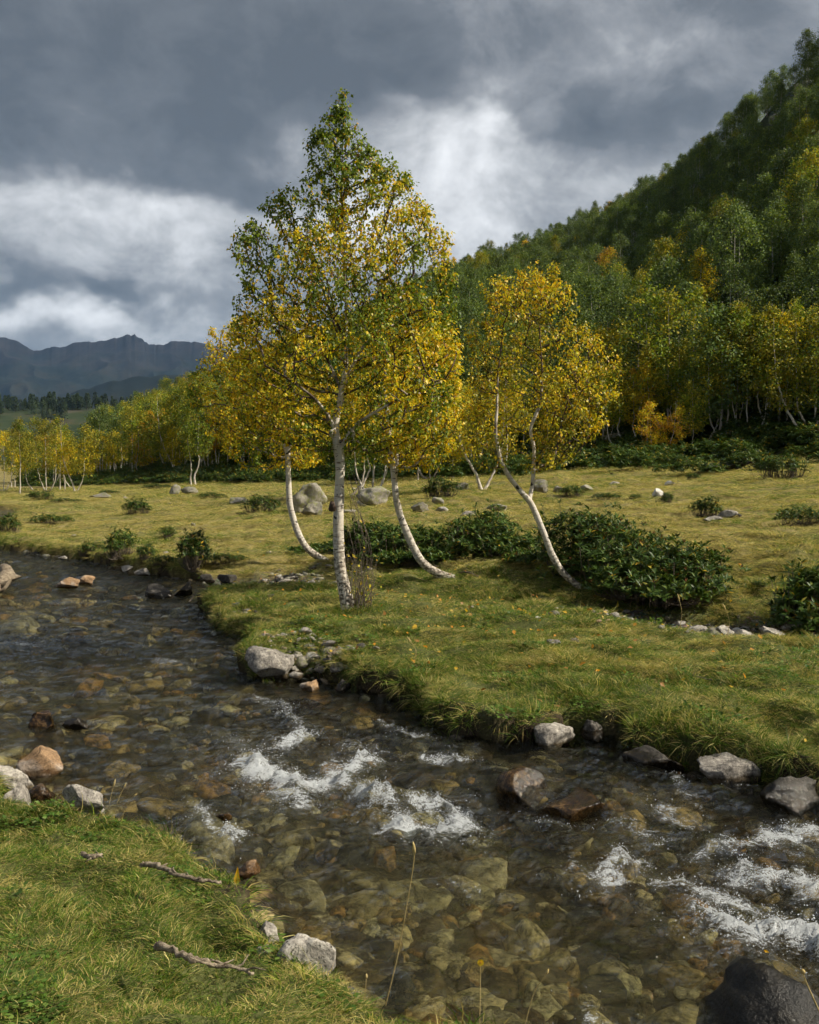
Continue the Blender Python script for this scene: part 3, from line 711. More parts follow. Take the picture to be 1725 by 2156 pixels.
def hero_birch(name, label, stems, rows, n_attr, y0, seed, bias, base, depth=.8, per=10, size=.062, singles=0, start_v=None, extra=(), pal=('green', 'yellow'), ngap=-.46, group=None, wf=.66):
    rg = np.random.default_rng(seed)
    root = thing(name, label, 'tree', base, group)
    tr = []; acc = Acc()
    for st in stems:
        P = np.array([at(u, v, yy) for u, v, w, yy in st]); R = np.array([w * wf / 2 / F * yy for u, v, w, yy in st])
        m = max(12, len(st) * 5); Ps = spline(P, m); Rs = np.interp(np.linspace(0, len(st) - 1, m), np.arange(len(st)), R)
        Ps = Ps + np.stack([fbm2(Ps[:, 2] * 2.2, Ps[:, 2] * 0 + seed + i, 2, seed + i) for i in range(3)], 1) * .012 * np.array([1, 1, 0])
        Rs = Rs * (1 + .05 * fbm2(Ps[:, 2] * 7, Ps[:, 2] * 0 + .5, 2, seed + 5))
        tr.append((Ps, Rs))
    # trunk mesh (the stems), branches mesh
    for si, (Ps, Rs) in enumerate(tr):
        V, T, Q = tube(Ps, Rs, 14); k = np.repeat(np.arange(len(Ps)), 14); k = np.append(k, len(Ps) - 1)
        V = V + (fbm3(V * 11, 3, seed)[:, None] * .06) * Rs[k][:, None] * unit(V - Ps[k])
        dist = np.linalg.norm(Ps - Ps[0], axis=1)
        acc.add(V, T, Q, bark=np.clip(Rs[k] / .035, 0, 1), foot=sstep(1.4, .2, dist[k]) if si == 0 else 0.0)
    if extra:
        for (u, v, yy, r, ln) in extra:           # knots and broken stubs
            p = at(u, v, yy); dr = np.array([rg.normal(0, 1), -.5, .6]); dr /= np.linalg.norm(dr)
            V, T, Q = tube(np.stack([p, p + dr * ln * .5, p + dr * ln]), [r, r * .8, r * .55], 8); acc.add(V, T, Q, bark=.15, foot=0.0)
    obj('trunk', acc.mesh('trunk', base, True), M['bark'], root)
    attr = sil_attr(rows, n_attr, y0, depth, rg, ngap, 1.5, seed)
    zst = at(CU, start_v, y0)[2] if start_v else -9
    ch = grow(tr, attr, .0026, .46, rg, start=zst)
    acc = Acc()
    for P, R in ch:
        if len(P) > 2: P = spline(P, len(P) * 2 - 1); R = np.interp(np.linspace(0, 1, len(P)), np.linspace(0, 1, len(R)), R)
        V, T, Q = tube(P, R, 5 if R[0] > .008 else 3, R[0] > .008); k = np.repeat(np.arange(len(P)), 5 if R[0] > .008 else 3); 
        if len(k) < len(V): k = np.append(k, len(P) - 1)
        acc.add(V, T, Q, bark=np.clip(R[k] / .035, 0, 1), foot=0.0)
    obj('branches', acc.mesh('branches', base, True), M['bark'], root)
    P, A = leaf_sites(ch, rg, per)
    n = len(P); ax = unit(A * .7 + np.array([0, 0, -.75]) + rg.normal(0, .35, (n, 3))); nr = unit(A + rg.normal(0, .7, (n, 3)) + np.array([.25, -.35, .5]))
    sz = size * rg.uniform(.6, 1.15, n)
    zz = (P[:, 2] - P[:, 2].min()) / np.ptp(P[:, 2]); col = clump_col(P, rg, PAL[pal[0]], PAL[pal[1]], bias(P, zz), 1.9, seed, .32)
    orng = rg.random(n) < .03; col[orng] = PAL['orange'][rg.integers(0, 3, orng.sum())]
    pick = np.argsort(P[:, 1] + rg.uniform(0, .25, n))[:singles]; rest = np.setdiff1d(np.arange(n), pick)
    acc = Acc(); leaves(acc, P[rest], ax[rest], nr[rest], sz[rest], col[rest])
    fo = tag(obj('foliage', acc.mesh('foliage', base), M['leaf'], root), kind='stuff')
    if singles:
        protos = []
        for c in np.concatenate([PAL['yellow'], PAL['green'][1:], PAL['olive'][:2]]):
            protos.append((c, mesh_np('leaf', LEAF5, LEAF5_T, dict(col=np.tile(np.append(c, 1), (5, 1)))))); protos[-1][1].materials.append(M['leaf'])
        cs = np.array([c for c, _ in protos])
        for i in pick:
            me = protos[int(np.argmin(((cs - col[i]) ** 2).sum(1)))][1]
            o = bpy.data.objects.new('leaf', me); COL.objects.link(o); o.parent = fo
            X = ax[i]; Yv = unit(np.cross(nr[i], X)); Zv = np.cross(X, Yv)
            mt = Matrix(np.column_stack([X, Yv, Zv]).tolist()).to_4x4(); mt.translation = Vector(P[i] - base)
            o.matrix_local = mt @ Matrix.Scale(float(sz[i]), 4)
    return root, n

def hero_trees():
    # the tall birch in the middle
    b = hit(735, 1287); y0 = b[1]
    st = [[(736, 1292, 44, y0), (727, 1245, 38, y0), (718, 1200, 35, y0), (713, 1150, 33, y0), (711, 1090, 31, y0), (713, 1040, 30, y0), (716, 985, 28, y0), (714, 945, 30, y0), (708, 905, 22, y0), (712, 862, 19, y0), (720, 820, 17, y0),
           (728, 780, 14, y0), (729, 735, 12, y0), (727, 690, 11, y0), (726, 630, 9.5, y0), (724, 560, 8, y0), (722, 480, 6, y0), (723, 400, 4.5, y0), (722, 310, 3, y0), (724, 205, 1.2, y0)],
          [(716, 955, 19, y0), (731, 925, 14, y0 - .05), (750, 895, 11, y0 - .12), (800, 862, 8, y0 - .3), (860, 830, 6.5, y0 - .5), (925, 800, 5, y0 - .65)],
          [(709, 915, 13, y0), (694, 880, 10, y0 - .1), (660, 838, 8, y0 - .35), (610, 800, 6, y0 - .6), (560, 770, 4.5, y0 - .8)],
          [(718, 838, 12, y0), (712, 805, 9, y0 + .1), (690, 760, 7, y0 + .3), (660, 700, 5, y0 + .5), (620, 640, 3.5, y0 + .6)],
          [(722, 815, 12, y0), (740, 775, 9, y0 + .05), (765, 730, 7, y0 + .15), (800, 690, 5, y0 + .2), (850, 620, 3.5, y0 + .2)]]
    rows = [(188, 716, 730), (230, 702, 742), (262, 662, 752), (290, 655, 768), (322, 654, 800), (352, 662, 842), (376, 640, 858), (395, 596, 866), (430, 560, 888), (455, 535, 915), (480, 506, 928), (530, 502, 934), (560, 512, 940), (620, 505, 950),
            (670, 500, 955), (720, 490, 955), (780, 478, 958), (830, 480, 960), (870, 520, 935), (915, 570, 880), (955, 620, 800)]
    rows = [(v, 722 - (722 - a) * 1.05, 722 + (b_ - 722) * 1.06) for v, a, b_ in rows]
    hero_birch('birch_tree', 'tall birch with green and yellow crown, standing foremost on the grassy bank', st, rows, 2000, y0, 11, lambda P, z: -.17 - .70 * sstep(.5, .95, z) - .16 * P[:, 0] + .25 * sstep(.55, .1, z), b, .85, 33, .043, 300, 905, wf=.72,
               extra=[(700, 1072, y0 - .06, .045, .10), (703, 868, y0 - .05, .022, .05), (716, 930, y0 - .1, .02, .04)])
    # left behind
    b = hit(692, 1184); y0 = b[1]
    st = [[(694, 1186, 24, y0), (668, 1172, 23, y0), (642, 1150, 22, y0), (624, 1115, 21, y0), (612, 1070, 20, y0), (607, 1020, 18, y0), (607, 965, 16, y0), (614, 920, 13, y0), (618, 880, 10, y0), (622, 800, 7, y0), (610, 720, 4, y0), (600, 670, 2, y0)],
          [(608, 960, 11, y0), (590, 915, 10, y0 + .1), (562, 880, 8.5, y0 + .2), (540, 845, 7, y0 + .3), (530, 800, 5, y0 + .4), (510, 740, 3, y0 + .4)]]
    rows = [(640, 560, 640), (690, 455, 660), (720, 450, 680), (770, 430, 700), (800, 402, 710), (850, 415, 715), (900, 435, 700), (940, 470, 690), (985, 520, 670)]
    hero_birch('birch_tree', 'golden birch with curved white trunk, left of and behind the tallest birch', st, [(v, 600 - (600 - a) * 1.08, b_) for v, a, b_ in rows], 1050, y0, 12, lambda P, z: .38, b, .7, 24, .047, 0, 985)
    # middle behind
    b = hit(956, 1217); y0 = b[1]
    st = [[(958, 1219, 26, y0), (925, 1208, 27, y0), (892, 1185, 26, y0), (868, 1148, 25, y0), (850, 1105, 23, y0), (838, 1060, 21, y0), (830, 1010, 20, y0), (824, 955, 19, y0), (820, 900, 17, y0), (815, 850, 14, y0), (810, 800, 11, y0), (812, 720, 7, y0), (818, 640, 3, y0)],
          [(832, 1000, 14, y0), (838, 950, 10, y0 + .15), (846, 900, 8, y0 + .25), (858, 850, 6, y0 + .4), (880, 780, 4, y0 + .5)],
          [(826, 985, 12, y0), (800, 950, 8, y0 - .2), (770, 925, 6, y0 - .4), (745, 905, 4, y0 - .5)]]
    rows = [(600, 800, 850), (660, 760, 920), (720, 745, 955), (800, 740, 965), (860, 750, 975), (920, 750, 960), (985, 780, 940)]
    hero_birch('birch_tree', 'yellow birch whose leaning trunk curves up from the shrubs, right behind the tallest birch', st, rows, 720, y0, 13, lambda P, z: .22, b, .7, 24, .045, 0, 985)
    # right
    b = hit(1241, 1247); y0 = b[1]
    st = [[(1243, 1248, 18, y0), (1215, 1233, 20, y0), (1185, 1207, 21, y0), (1163, 1170, 21, y0), (1146, 1125, 20, y0), (1130, 1082, 20, y0), (1117, 1055, 19, y0), (1092, 1030, 16, y0 - .05), (1068, 1000, 15, y0 - .1), (1050, 955, 12, y0 - .1), (1044, 900, 10, y0 - .1), (1046, 840, 8, y0 - .05), (1052, 760, 5, y0), (1060, 680, 3, y0)],
          [(1117, 1055, 14, y0), (1120, 1010, 13, y0 + .1), (1124, 950, 11.5, y0 + .15), (1118, 905, 11, y0 + .2), (1128, 870, 10, y0 + .2), (1138, 845, 8, y0 + .2), (1142, 780, 6, y0 + .25), (1136, 700, 4, y0 + .2), (1140, 600, 2, y0 + .2)],
          [(1122, 990, 10, y0 + .1), (1160, 970, 8, y0 + .2), (1175, 930, 7, y0 + .3), (1185, 880, 6, y0 + .4), (1205, 820, 4, y0 + .4), (1240, 760, 2.5, y0 + .4)]]
    rows = [(556, 1120, 1165), (585, 1010, 1190), (620, 985, 1215), (680, 975, 1235), (720, 975, 1285), (760, 985, 1310), (800, 990, 1312), (850, 985, 1300), (890, 985, 1270), (940, 985, 1230), (985, 990, 1195)]
    hero_birch('birch_tree', 'low spreading golden birch with forked leaning trunk beside the large dark shrub', st, rows, 780, y0, 14, lambda P, z: .18 - .2 * sstep(.6, .0, z), b, .8, 23, .043, 300, 985, ngap=-.30, pal=('olive', 'yellow'))
hero_trees()

# birches of the middle distance: a few shapes, each with three colourings, copied
def stem_path(h, kind, rg):
    if kind == 'straight': P = [(0, 0, -.1), (.02, 0, .1 * h), (.1, .05, .4 * h), (.05, 0, .7 * h), (.1, 0, h)]
    elif kind == 'butt': P = [(.0, 0, -.1), (-.5, .1, .06 * h), (-.85, .1, .16 * h), (-.95, 0, .32 * h), (-.85, 0, .6 * h), (-.9, 0, h)]
    elif kind == 'snake': P = [(0, 0, -.1), (.12, 0, .1 * h), (-.15, .1, .2 * h), (-.35, 0, .3 * h), (-.2, 0, .42 * h), (-.3, 0, .7 * h), (-.25, 0, h)]
    elif kind == 'snake2': P = [(.5, .2, -.1), (.55, .2, .1 * h), (.42, .1, .2 * h), (.55, .2, .33 * h), (.7, 0, .6 * h), (.6, 0, .92 * h)]
    elif kind == 'lean': P = [(0, 0, -.1), (-.3, 0, .12 * h), (-.9, .1, .3 * h), (-1.3, 0, .5 * h), (-1.45, 0, .75 * h), (-1.5, 0, h)]
    elif kind == 'fanr': P = [(.1, 0, -.1), (.5, .1, .1 * h), (.9, .1, .25 * h), (1.1, 0, .5 * h), (1.2, 0, .9 * h)]
    elif kind == 'fanl': P = [(-.1, .1, -.1), (-.7, 0, .07 * h), (-1.1, 0, .2 * h), (-1.2, 0, .5 * h), (-1.25, 0, .85 * h)]
    P = spline(np.array(P), 22); P[2:] += rg.normal(0, .02, (20, 3)); return P
SHAPES = [(['straight'], 8.5, .17, .22, 1.2), (['butt'], 7.2, .21, .34, 1.2), (['snake', 'snake2'], 7.0, .20, .36, 1.2), (['fanl', 'straight', 'fanr'], 7.6, .27, .36, 1.45),
          (['lean', 'fanr'], 6.4, .27, .28, 1.3), (['straight', 'snake2'], 8.0, .28, .24, 1.7), (['straight'], 6.5, .31, .20, 1.7), (['fanl', 'snake'], 5.6, .24, .42, .8)]
COLOR = dict(green=('hill', 'green', -.75), gold=('olive', 'yellow', -.1), amber=('yellow', 'orange', -.05), olive=('green', 'olive', .25), lime=('green', 'olive', .05))
BV = {}
def build_variant(si):
    kinds, h, rad, cb, dens = SHAPES[si]; rg = np.random.default_rng(100 + si)
    tr = []; acc = Acc()
    for k, kd in enumerate(kinds):
        P = stem_path(h * (1 - .08 * k), kd, rg); R = np.linspace(.085 - .012 * k, .006, len(P)) * (1 + .5 * np.exp(-np.arange(len(P)) / 1.5)); tr.append((P, R))
        V, T, Q = tube(P, R, 7); kk = np.append(np.repeat(np.arange(len(P)), 7), len(P) - 1); acc.add(V, T, Q, bark=np.clip(R[kk] / .02, .5, 1), foot=.25)
    at_ = []
    n = int(150 * dens); cen = np.array([P[-1] for P, R in tr])[:, :2]
    while len(at_) < n:
        t = rg.random(); z = h * (cb + (1 - cb) * t); w = rad * h * (min(1, .45 + 1.9 * t) if t < .3 else (1 - ((t - .3) / .7) ** 1.7) ** .8) + .08
        a = rg.uniform(0, 2 * np.pi); r = w * rg.random() ** .45; S = tr[rg.integers(len(tr))][0]; c = np.array([np.interp(z, S[:, 2], S[:, 0]), np.interp(z, S[:, 2], S[:, 1])])
        p = np.array([c[0] + r * math.cos(a), c[1] + r * math.sin(a), z])
        if float(noise3(*(p * .9), si + 40)) < -.22: continue
        at_.append(p)
    ch = grow(tr, np.array(at_), .004, .42, rg, start=h * cb * .7)
    for P, R in ch:
        V, T, Q = tube(P, R, 3, False); k = np.repeat(np.arange(len(P)), 3); acc.add(V, T, Q, bark=np.clip(R[k] / .03, 0, .6), foot=0.0)
    trunk = acc.mesh('trunk', None, True); trunk.materials.append(M['bark'])
    P, A = leaf_sites(ch, rg, 20, .8, .20); P = P + rg.normal(0, .10, P.shape); m = len(P)
    ax = unit(A * .8 + np.array([0, 0, -.5]) + rg.normal(0, .4, (m, 3))); nr = unit(A + rg.normal(0, .7, (m, 3)) + np.array([0, 0, .5])); sz = rg.uniform(.09, .17, m)
    crowns = {}
    for cn, (pa, pb, bias) in COLOR.items():
        acc = Acc(); leaves(acc, P, ax, nr, sz, clump_col(P, rg, PAL[pa], PAL[pb], bias, 1.1, si, .35), LEAF4, None, LEAF4_Q)
        me = acc.mesh('crown'); me.materials.append(M['crown']); crowns[cn] = me
    BV[si] = (trunk, crowns, h)
for si in range(len(SHAPES)): build_variant(si)
def place_birch(si, color, loc, h, rz, label, group, mirror=False, name='birch_tree'):
    trunk, crowns, h0 = BV[si]; s = h / h0
    r = thing(name, label, 'tree', loc, group, rz, (-s if mirror else s, s, s))
    obj('trunk', trunk, None, r); tag(obj('crown', crowns[color], None, r), kind='stuff')
    return r
# ------------------------------------------------------------------ rhododendron shrubs
RH = np.array([(.034, .068, .012), (.048, .090, .016), (.075, .125, .020), (.14, .17, .028), (.28, .25, .04)]); RH_P = [.36, .32, .2, .09, .03]
def shrub_mesh(lobes, n_ros, seed, leaf=.10, per=9, yellow=.012, bud=.04):
    """lobes (x, y, z, rx, ry, rz) in metres; whorls of leaves on their upper shells"""
    rg = np.random.default_rng(seed); L = np.array(lobes, float)
    area = L[:, 3] * L[:, 5] + L[:, 3] * L[:, 4]; w = area / area.sum()
    C, N = [], []
    while len(C) < n_ros:
        l = L[rg.choice(len(L), p=w)]; d = unit(rg.normal(0, 1, 3)); 
        if d[2] < -.35: d[2] = -d[2]
        r = (rg.uniform(.62, 1.04) if rg.random() > .12 else rg.uniform(1.0, 1.28)) * (1 + .26 * float(noise3(d[0] * 2.2 + l[0], d[1] * 2.2 + l[1], d[2] * 2.2, seed)))
        p = l[:3] + d * r * l[3:]
        if p[2] < .02: continue
        C.append(p); N.append(unit(d / l[3:] * .4 * l[3:].mean() + np.array([0, 0, .75])))
    C = np.array(C); N = np.array(N); n = len(C)
    P = np.repeat(C, per, 0); Nn = np.repeat(N, per, 0); m = len(P)
    a = np.tile(np.arange(per) * 2.4, n) + np.repeat(rg.uniform(0, 6, n), per)
    e1 = unit(np.cross(Nn, np.array([.3, .9, .1]))); e2 = np.cross(Nn, e1)
    tilt = rg.uniform(.05, .75, m)[:, None]
    ax = unit((np.cos(a)[:, None] * e1 + np.sin(a)[:, None] * e2) * (1 - tilt * .5) + Nn * tilt); nr = Nn + rg.normal(0, .15, (m, 3))
    P = P + Nn * rg.uniform(-.02, .02, (m, 1))
    col = RH[rg.choice(5, m, p=RH_P)] * rg.normal(1, .12, (m, 1)); ye = rg.random(m) < yellow; col[ye] = (.5, .32, .03)
    col = np.clip(col, .01, .8); acc = Acc(); sz = leaf * rg.uniform(.7, 1.15, m)
    leaves(acc, P, ax, nr, sz, col, RHOD)
    b = rg.random(n) < bud                                     # dry brown seed heads on some shoots
    if b.any():
        k = int(b.sum()); leaves(acc, np.repeat(C[b] + N[b] * .02, 4, 0), unit(np.repeat(N[b], 4, 0) + rg.normal(0, .5, (4 * k, 3))), rg.normal(0, 1, (4 * k, 3)), np.full(4 * k, leaf * .55), np.tile((.17, .075, .03), (4 * k, 1)), RHOD)
    fol = (acc, P, ax, nr, sz, col)
    acc2 = Acc(); base = L[:, :2]
    for i in rg.choice(n, min(n, 70 + n // 5), replace=False):
        l = L[np.argmin(((base - C[i, :2]) ** 2).sum(1))]; f = np.array([l[0] * .75 + rg.normal(0, .08), l[1] * .75 + rg.normal(0, .08), -.08])
        mid = (f + C[i]) / 2 + np.array([(C[i, 0] - f[0]) * .25, (C[i, 1] - f[1]) * .25, -.08 + rg.normal(0, .03)])
        V, T, Q = tube(spline(np.stack([f, mid, C[i]]), 6), np.linspace(.012, .003, 6), 4, False); acc2.add(V, T, Q)
    return fol, acc2
def add_shrub(label, lobes, n_ros, seed, loc, leaf=.10, group=None, singles=0, per=9, name='rhododendron_shrub', **kw):
    (acc, P, ax, nr, sz, col), st = shrub_mesh(lobes, n_ros, seed, leaf, per, **kw)
    r = thing(name, label, 'shrub', loc, group)
    obj('stems', st.mesh('stems', None, True), M['deadwood'], r)
    fo = tag(obj('foliage', acc.mesh('foliage'), M['rhod'], r), kind='stuff')
    if singles:
        me = [mesh_np('leaf', RHOD, LEAF5_T, dict(col=np.tile(np.append(c, 1), (5, 1)))) for c in RH]
        for q in me: q.materials.append(M['rhod'])
        for i in np.argsort(P[:, 1])[:singles]:
            o = bpy.data.objects.new('leaf', me[int(np.argmin(((RH - col[i]) ** 2).sum(1)))]); COL.objects.link(o); o.parent = fo
            X = ax[i]; Yv = unit(np.cross(nr[i], X)); mt = Matrix(np.column_stack([X, Yv, np.cross(X, Yv)]).tolist()).to_4x4()
            mt.translation = Vector(P[i] + nr[i] * .012); o.matrix_local = mt @ Matrix.Scale(float(sz[i]), 4)
    return r
def lobes_uv(spec, loc, zb=None):
    """(u, v_top, v_bottom, half width in picture units, distance, depth radius) -> lobes relative to loc"""
    out = []
    for u, vt, vb, hw, y, ry in spec:
        t, b = at(u, vt, y), at(u, vb, y); c = b.copy(); g = tz(c[0], y); top = t[2] - .03
        rz = max(.12, (top - g) * .62); out.append((c[0] - loc[0], y - loc[1], top - rz - loc[2], hw / F * y, ry, rz))
    return out
def big_shrub(label, spec, n, seed, leaf=.11, singles=0, **kw):
    y = spec[0][4]; c = at(spec[0][0], spec[0][2], y); loc = np.array([c[0], y, tz(c[0], y)])
    return add_shrub(label, lobes_uv(spec, loc), n, seed, loc, leaf, None, singles, **kw)
big_shrub('largest dark green rhododendron shrub with brown seed heads, right of the forked birch',
          [(1300, 1118, 1270, 125, 12.6, .6), (1200, 1075, 1240, 75, 13.3, .5), (1260, 1080, 1240, 80, 13.1, .5), (1400, 1135, 1285, 120, 12.0, .55), (1470, 1160, 1290, 80, 11.6, .45), (1350, 1180, 1305, 120, 11.6, .45), (1240, 1170, 1275, 75, 12.7, .4), (1430, 1215, 1310, 95, 11.2, .35)], 2000, 31, .098, 300, bud=.10)
big_shrub('dense dark rhododendron shrub between the two leaning birch trunks', [(1020, 1085, 1225, 85, 15.0, .6), (950, 1110, 1225, 80, 15.0, .5), (1085, 1125, 1225, 75, 14.6, .5), (1035, 1070, 1200, 50, 15.3, .45), (1110, 1160, 1240, 50, 14.0, .35), (900, 1150, 1235, 60, 14.7, .4)], 1300, 32, .095, 120, bud=.05)
big_shrub('dark rhododendron shrub just right of the foremost white trunk', [(790, 1100, 1225, 75, 15.4, .55), (865, 1110, 1225, 55, 15.6, .5), (765, 1112, 1225, 50, 15.8, .45), (725, 1140, 1215, 45, 17.0, .45), (830, 1160, 1235, 80, 14.9, .4)], 1200, 33, .095, 120, bud=.03)
big_shrub('low dark shrub at the foot of the left curved trunk, above the pebble beach', [(665, 1150, 1205, 50, 17.4, .4), (620, 1172, 1210, 40, 17.2, .3)], 280, 34, .10)
big_shrub('leafy rhododendron shrub at the right edge beside the dry gravel', [(1700, 1195, 1320, 60, 10.6, .45), (1760, 1180, 1320, 80, 10.6, .5), (1670, 1240, 1320, 40, 10.4, .35)], 560, 35, .10, 120, yellow=.02)
SHV = []
for i, (lb, n) in enumerate([([(0, 0, .28, .50, .42, .32), (.38, .1, .2, .35, .3, .24), (-.4, 0, .2, .32, .3, .24)], 230), ([(0, 0, .3, .45, .4, .36), (-.35, .1, .26, .4, .35, .3), (.3, -.1, .18, .3, .3, .2)], 240),
                             ([(0, 0, .2, .6, .45, .24), (.6, .1, .16, .45, .35, .2), (-.6, -.1, .16, .4, .35, .2)], 260)]):
    (acc, *_), st = shrub_mesh(lb, n, 50 + i, .12, 7, .02); f = acc.mesh('foliage'); f.materials.append(M['rhod']); s = st.mesh('stems', None, True); s.materials.append(M['deadwood']); SHV.append((f, s))
def small_shrub(u, v, wpx, k, label, hs=1.0, group='rhododendron shrubs scattered over the meadow', z=None):
    p = hit(u, v); s = wpx / F * p[1] / (1.5 if k < 2 else 2.0)
    r = thing('rhododendron_shrub', label, 'shrub', p, group, (u * 37 % 628) / 100 if k < 2 else 0.0, (s, s, s * hs))
    tag(obj('foliage', SHV[k][0], None, r), kind='stuff'); obj('stems', SHV[k][1], None, r); return r
for a in [(287, 1082, 74, 0, 'round shrub alone in the open meadow, left of the curved birches', 1.0), (107, 1108, 88, 2, 'wide low shrub on the left meadow, second from the stream bend', 1.0), (18, 1120, 70, 1, 'leafy shrub cut by the left edge above the stream', 1.1),
          (352, 1135, 58, 0, 'small loose shrub in the meadow above the stream bank', .9), (412, 1196, 128, 1, 'dark upright shrub on the stream bank in shade', 1.25), (258, 1184, 104, 0, 'bushy shrub overhanging the far stream bank', 1.2), (195, 1174, 70, 0, 'low shrub at the water left of the overhanging one', .9), (475, 1190, 90, 2, 'low shaded shrub on the bank above the pebble beach', .9), (310, 1196, 70, 1, 'leafy shrub between the overhanging and upright bank shrubs', .9), (350, 1212, 80, 2, 'low leafy shrub touching the water on the far bank', .9),
          (552, 1080, 86, 0, 'dark shrub left of the biggest meadow boulder', 1.0), (447, 1053, 60, 2, 'yellowish low shrub beside flat grey rocks', .9), (925, 1048, 92, 1, 'rounded green shrub behind the leaning middle trunk', 1.0), (1492, 1090, 84, 1, 'round shrub growing over pale stone slabs', 1.05),
          (1690, 1108, 130, 2, 'spreading shrub in the meadow at the right edge', 1.15), (1645, 1010, 112, 0, 'thick dark shrub at the right end of the meadow', 1.0), (1403, 1058, 44, 1, 'little spiky shrub in front of the white meadow stone', 1.0), (1340, 1055, 34, 0, 'smallest shrub in the middle of the right meadow', 1.0), (1276, 1052, 64, 2, 'low row-like shrub right of the forked birch', .9), (1205, 1048, 56, 0, 'shrub beside mossy stones behind the forked birch', .9),
          (1460, 1010, 36, 0, 'small shrub near the dark rock ledge', .8), (1600, 1250, 50, 0, 'low tuft-like shrub near the right gravel bank', .5), (230, 1040, 40, 2, 'low shrub at the far left of the meadow near bare twigs', .8), (330, 1030, 60, 2, 'flat yellowish shrub at the back of the left meadow', .8), (140, 1060, 70, 2, 'low shrub mat before the left birch row', .6), (85, 1052, 60, 0, 'dark low shrub near the far stream glimpse', .7)]:
    small_shrub(*a)

# ------------------------------------------------------------------ rocks
def rock_mesh(seed, dims, sub=4, cuts=12, rough=.15, hard=1.0):
    V, Fc = ico(sub); rg = np.random.default_rng(seed); V = V * (1 + .14 * fbm3(V * .9 + seed, 2, seed)[:, None])
    for _ in range(cuts):
        n = unit(rg.normal(0, 1, 3)); dd = rg.uniform(.36, .78) if cuts > 4 else rg.uniform(.58, .85); V = V - np.maximum(0, V @ n - dd)[:, None] * n * hard
    V = V + unit(V) * (fbm3(V * 2.4 + 3, 4, seed + 1, .6) * rough * .6)[:, None] + unit(V) * (fbm3(V * 9, 2, seed + 2) * rough * .12)[:, None]
    V = V / np.abs(V).max(0) * (np.array(dims) / 2); return mesh_np('rock', V, Fc, smooth=True)
def rock(label, u, v0, v1, w, y_or_z, mat, seed, depth=.8, name='rock', sink=.18, rz=0.0, cat='rock', group=None, tilt=0.0, cuts=12, rough=.15):
    """a boulder whose outline spans v0..v1 and w picture units about u; y_or_z: ground height it stands on"""
    p = G(u, v1, y_or_z) if y_or_z is not None else hit(u, v1); y = p[1]; wm = w / F * y; hm = (v1 - v0) / F * y; dm = wm * depth; y += dm * .3
    p = at(u, (v0 + v1) / 2, y); hm = hm * (1 + sink); wm = wm * y / p[1]
    o = obj(name, rock_mesh(seed, (wm, dm, hm), 4 if w > 40 else 3, cuts, rough), M[mat]); o.location = (p[0], y, p[2] - hm * sink * .5); o.rotation_euler = (tilt * .4, tilt, rz)
    return tag(o, label, cat, group)
rock('large pale granite boulder in the mossy corner of the bank, below the tall birch', 568, 1348, 1430, 108, .02, 'granite', 204, .9, 'boulder', .2, .2, cat='boulder', cuts=3)
rock('pinkish boulder with wet orange flank rising from the stream at left', 88, 1560, 1632, 104, .0, 'pink', 207, .85, 'boulder', .3, .3, cat='boulder', tilt=-.25, cuts=6)
rock('pale angular rock with dark side, at the grass edge on the left', 172, 1645, 1722, 100, .12, 'granite', 2091, .8, rz=.5, tilt=.15, cuts=8)
rock('grey rounded rock at the left edge, behind the bank flowers', 24, 1604, 1672, 96, .02, 'granite', 2111, .8, rz=.2, cuts=7)
rock('grey rock low at the left edge, touching the grass', 36, 1640, 1712, 84, .10, 'granite', 2131, .8, rz=1.0, cuts=7)
rock('dull reddish flat rock between the left grey rocks and the pale angular one', 92, 1645, 1698, 86, .03, 'rust', 214, .8)
rock('big pale streaked boulder half buried in the near bank grass', 650, 1966, 2090, 148, .12, 'granite', 217, .85, 'boulder', .25, -.5, cat='boulder', tilt=.35, cuts=5)
rock('white stone just above the big pale near boulder', 566, 1940, 1990, 50, .14, 'granite', 218, .9)
rock('small white stone wedged left of the big near boulder', 552, 1988, 2018, 36, .16, 'granite', 219, .9)
rock('dark grey stone at the lower end of the big near boulder', 722, 2055, 2115, 58, .08, 'dark', 220, .9, rz=.6)
rock('brown wet boulder in mid stream, left of its mossy neighbour', 1095, 1606, 1690, 135, -.07, 'rust', 225, .9, 'boulder', .4, .5, cat='boulder', cuts=4, rough=.06)
rock('brown mossy boulder with pale crest in mid stream, right of the pair', 1197, 1622, 1734, 195, -.08, 'rust', 2283, .85, 'boulder', .4, -.35, cat='boulder', tilt=-.35, cuts=7, rough=.06)
rock('half pale lichened rock in the water under the far bank', 1168, 1518, 1578, 100, .0, 'granite', 229, .8, rz=.2)
rock('dark stone right of the lichened rock under the far bank', 1240, 1512, 1560, 62, .02, 'dark', 231, .8)
rock('long dark rock under the overhanging turf on the right', 1380, 1560, 1626, 140, .0, 'dark', 233, .7)
rock('grey flat-topped rock under the turf near the right edge', 1535, 1590, 1662, 140, -.02, 'granite', 236, .8, rz=-.2, tilt=.12)
rock('dark round boulder in the water at the right edge', 1672, 1630, 1712, 150, -.04, 'dark', 239, .8, 'boulder', cat='boulder')
rock('little dark stone between the two right bank rocks', 1597, 1592, 1630, 40, .03, 'dark', 240, .9)
rock('very large black wet boulder in the lower right corner', 1640, 1995, 2250, 350, -.14, 'black', 244, .9, 'boulder', .35, .3, cat='boulder', cuts=3)
rock('low dark rock by the pebble beach, left of two', 325, 1232, 1262, 80, .0, 'dark', 246, .7, tilt=.2)
rock('rounded dark rock by the pebble beach, right of two', 392, 1221, 1256, 52, .0, 'dark', 248, .9)
rock('dark stone under the shrub above the pebble beach', 480, 1200, 1232, 46, .05, 'dark', 249, .8)
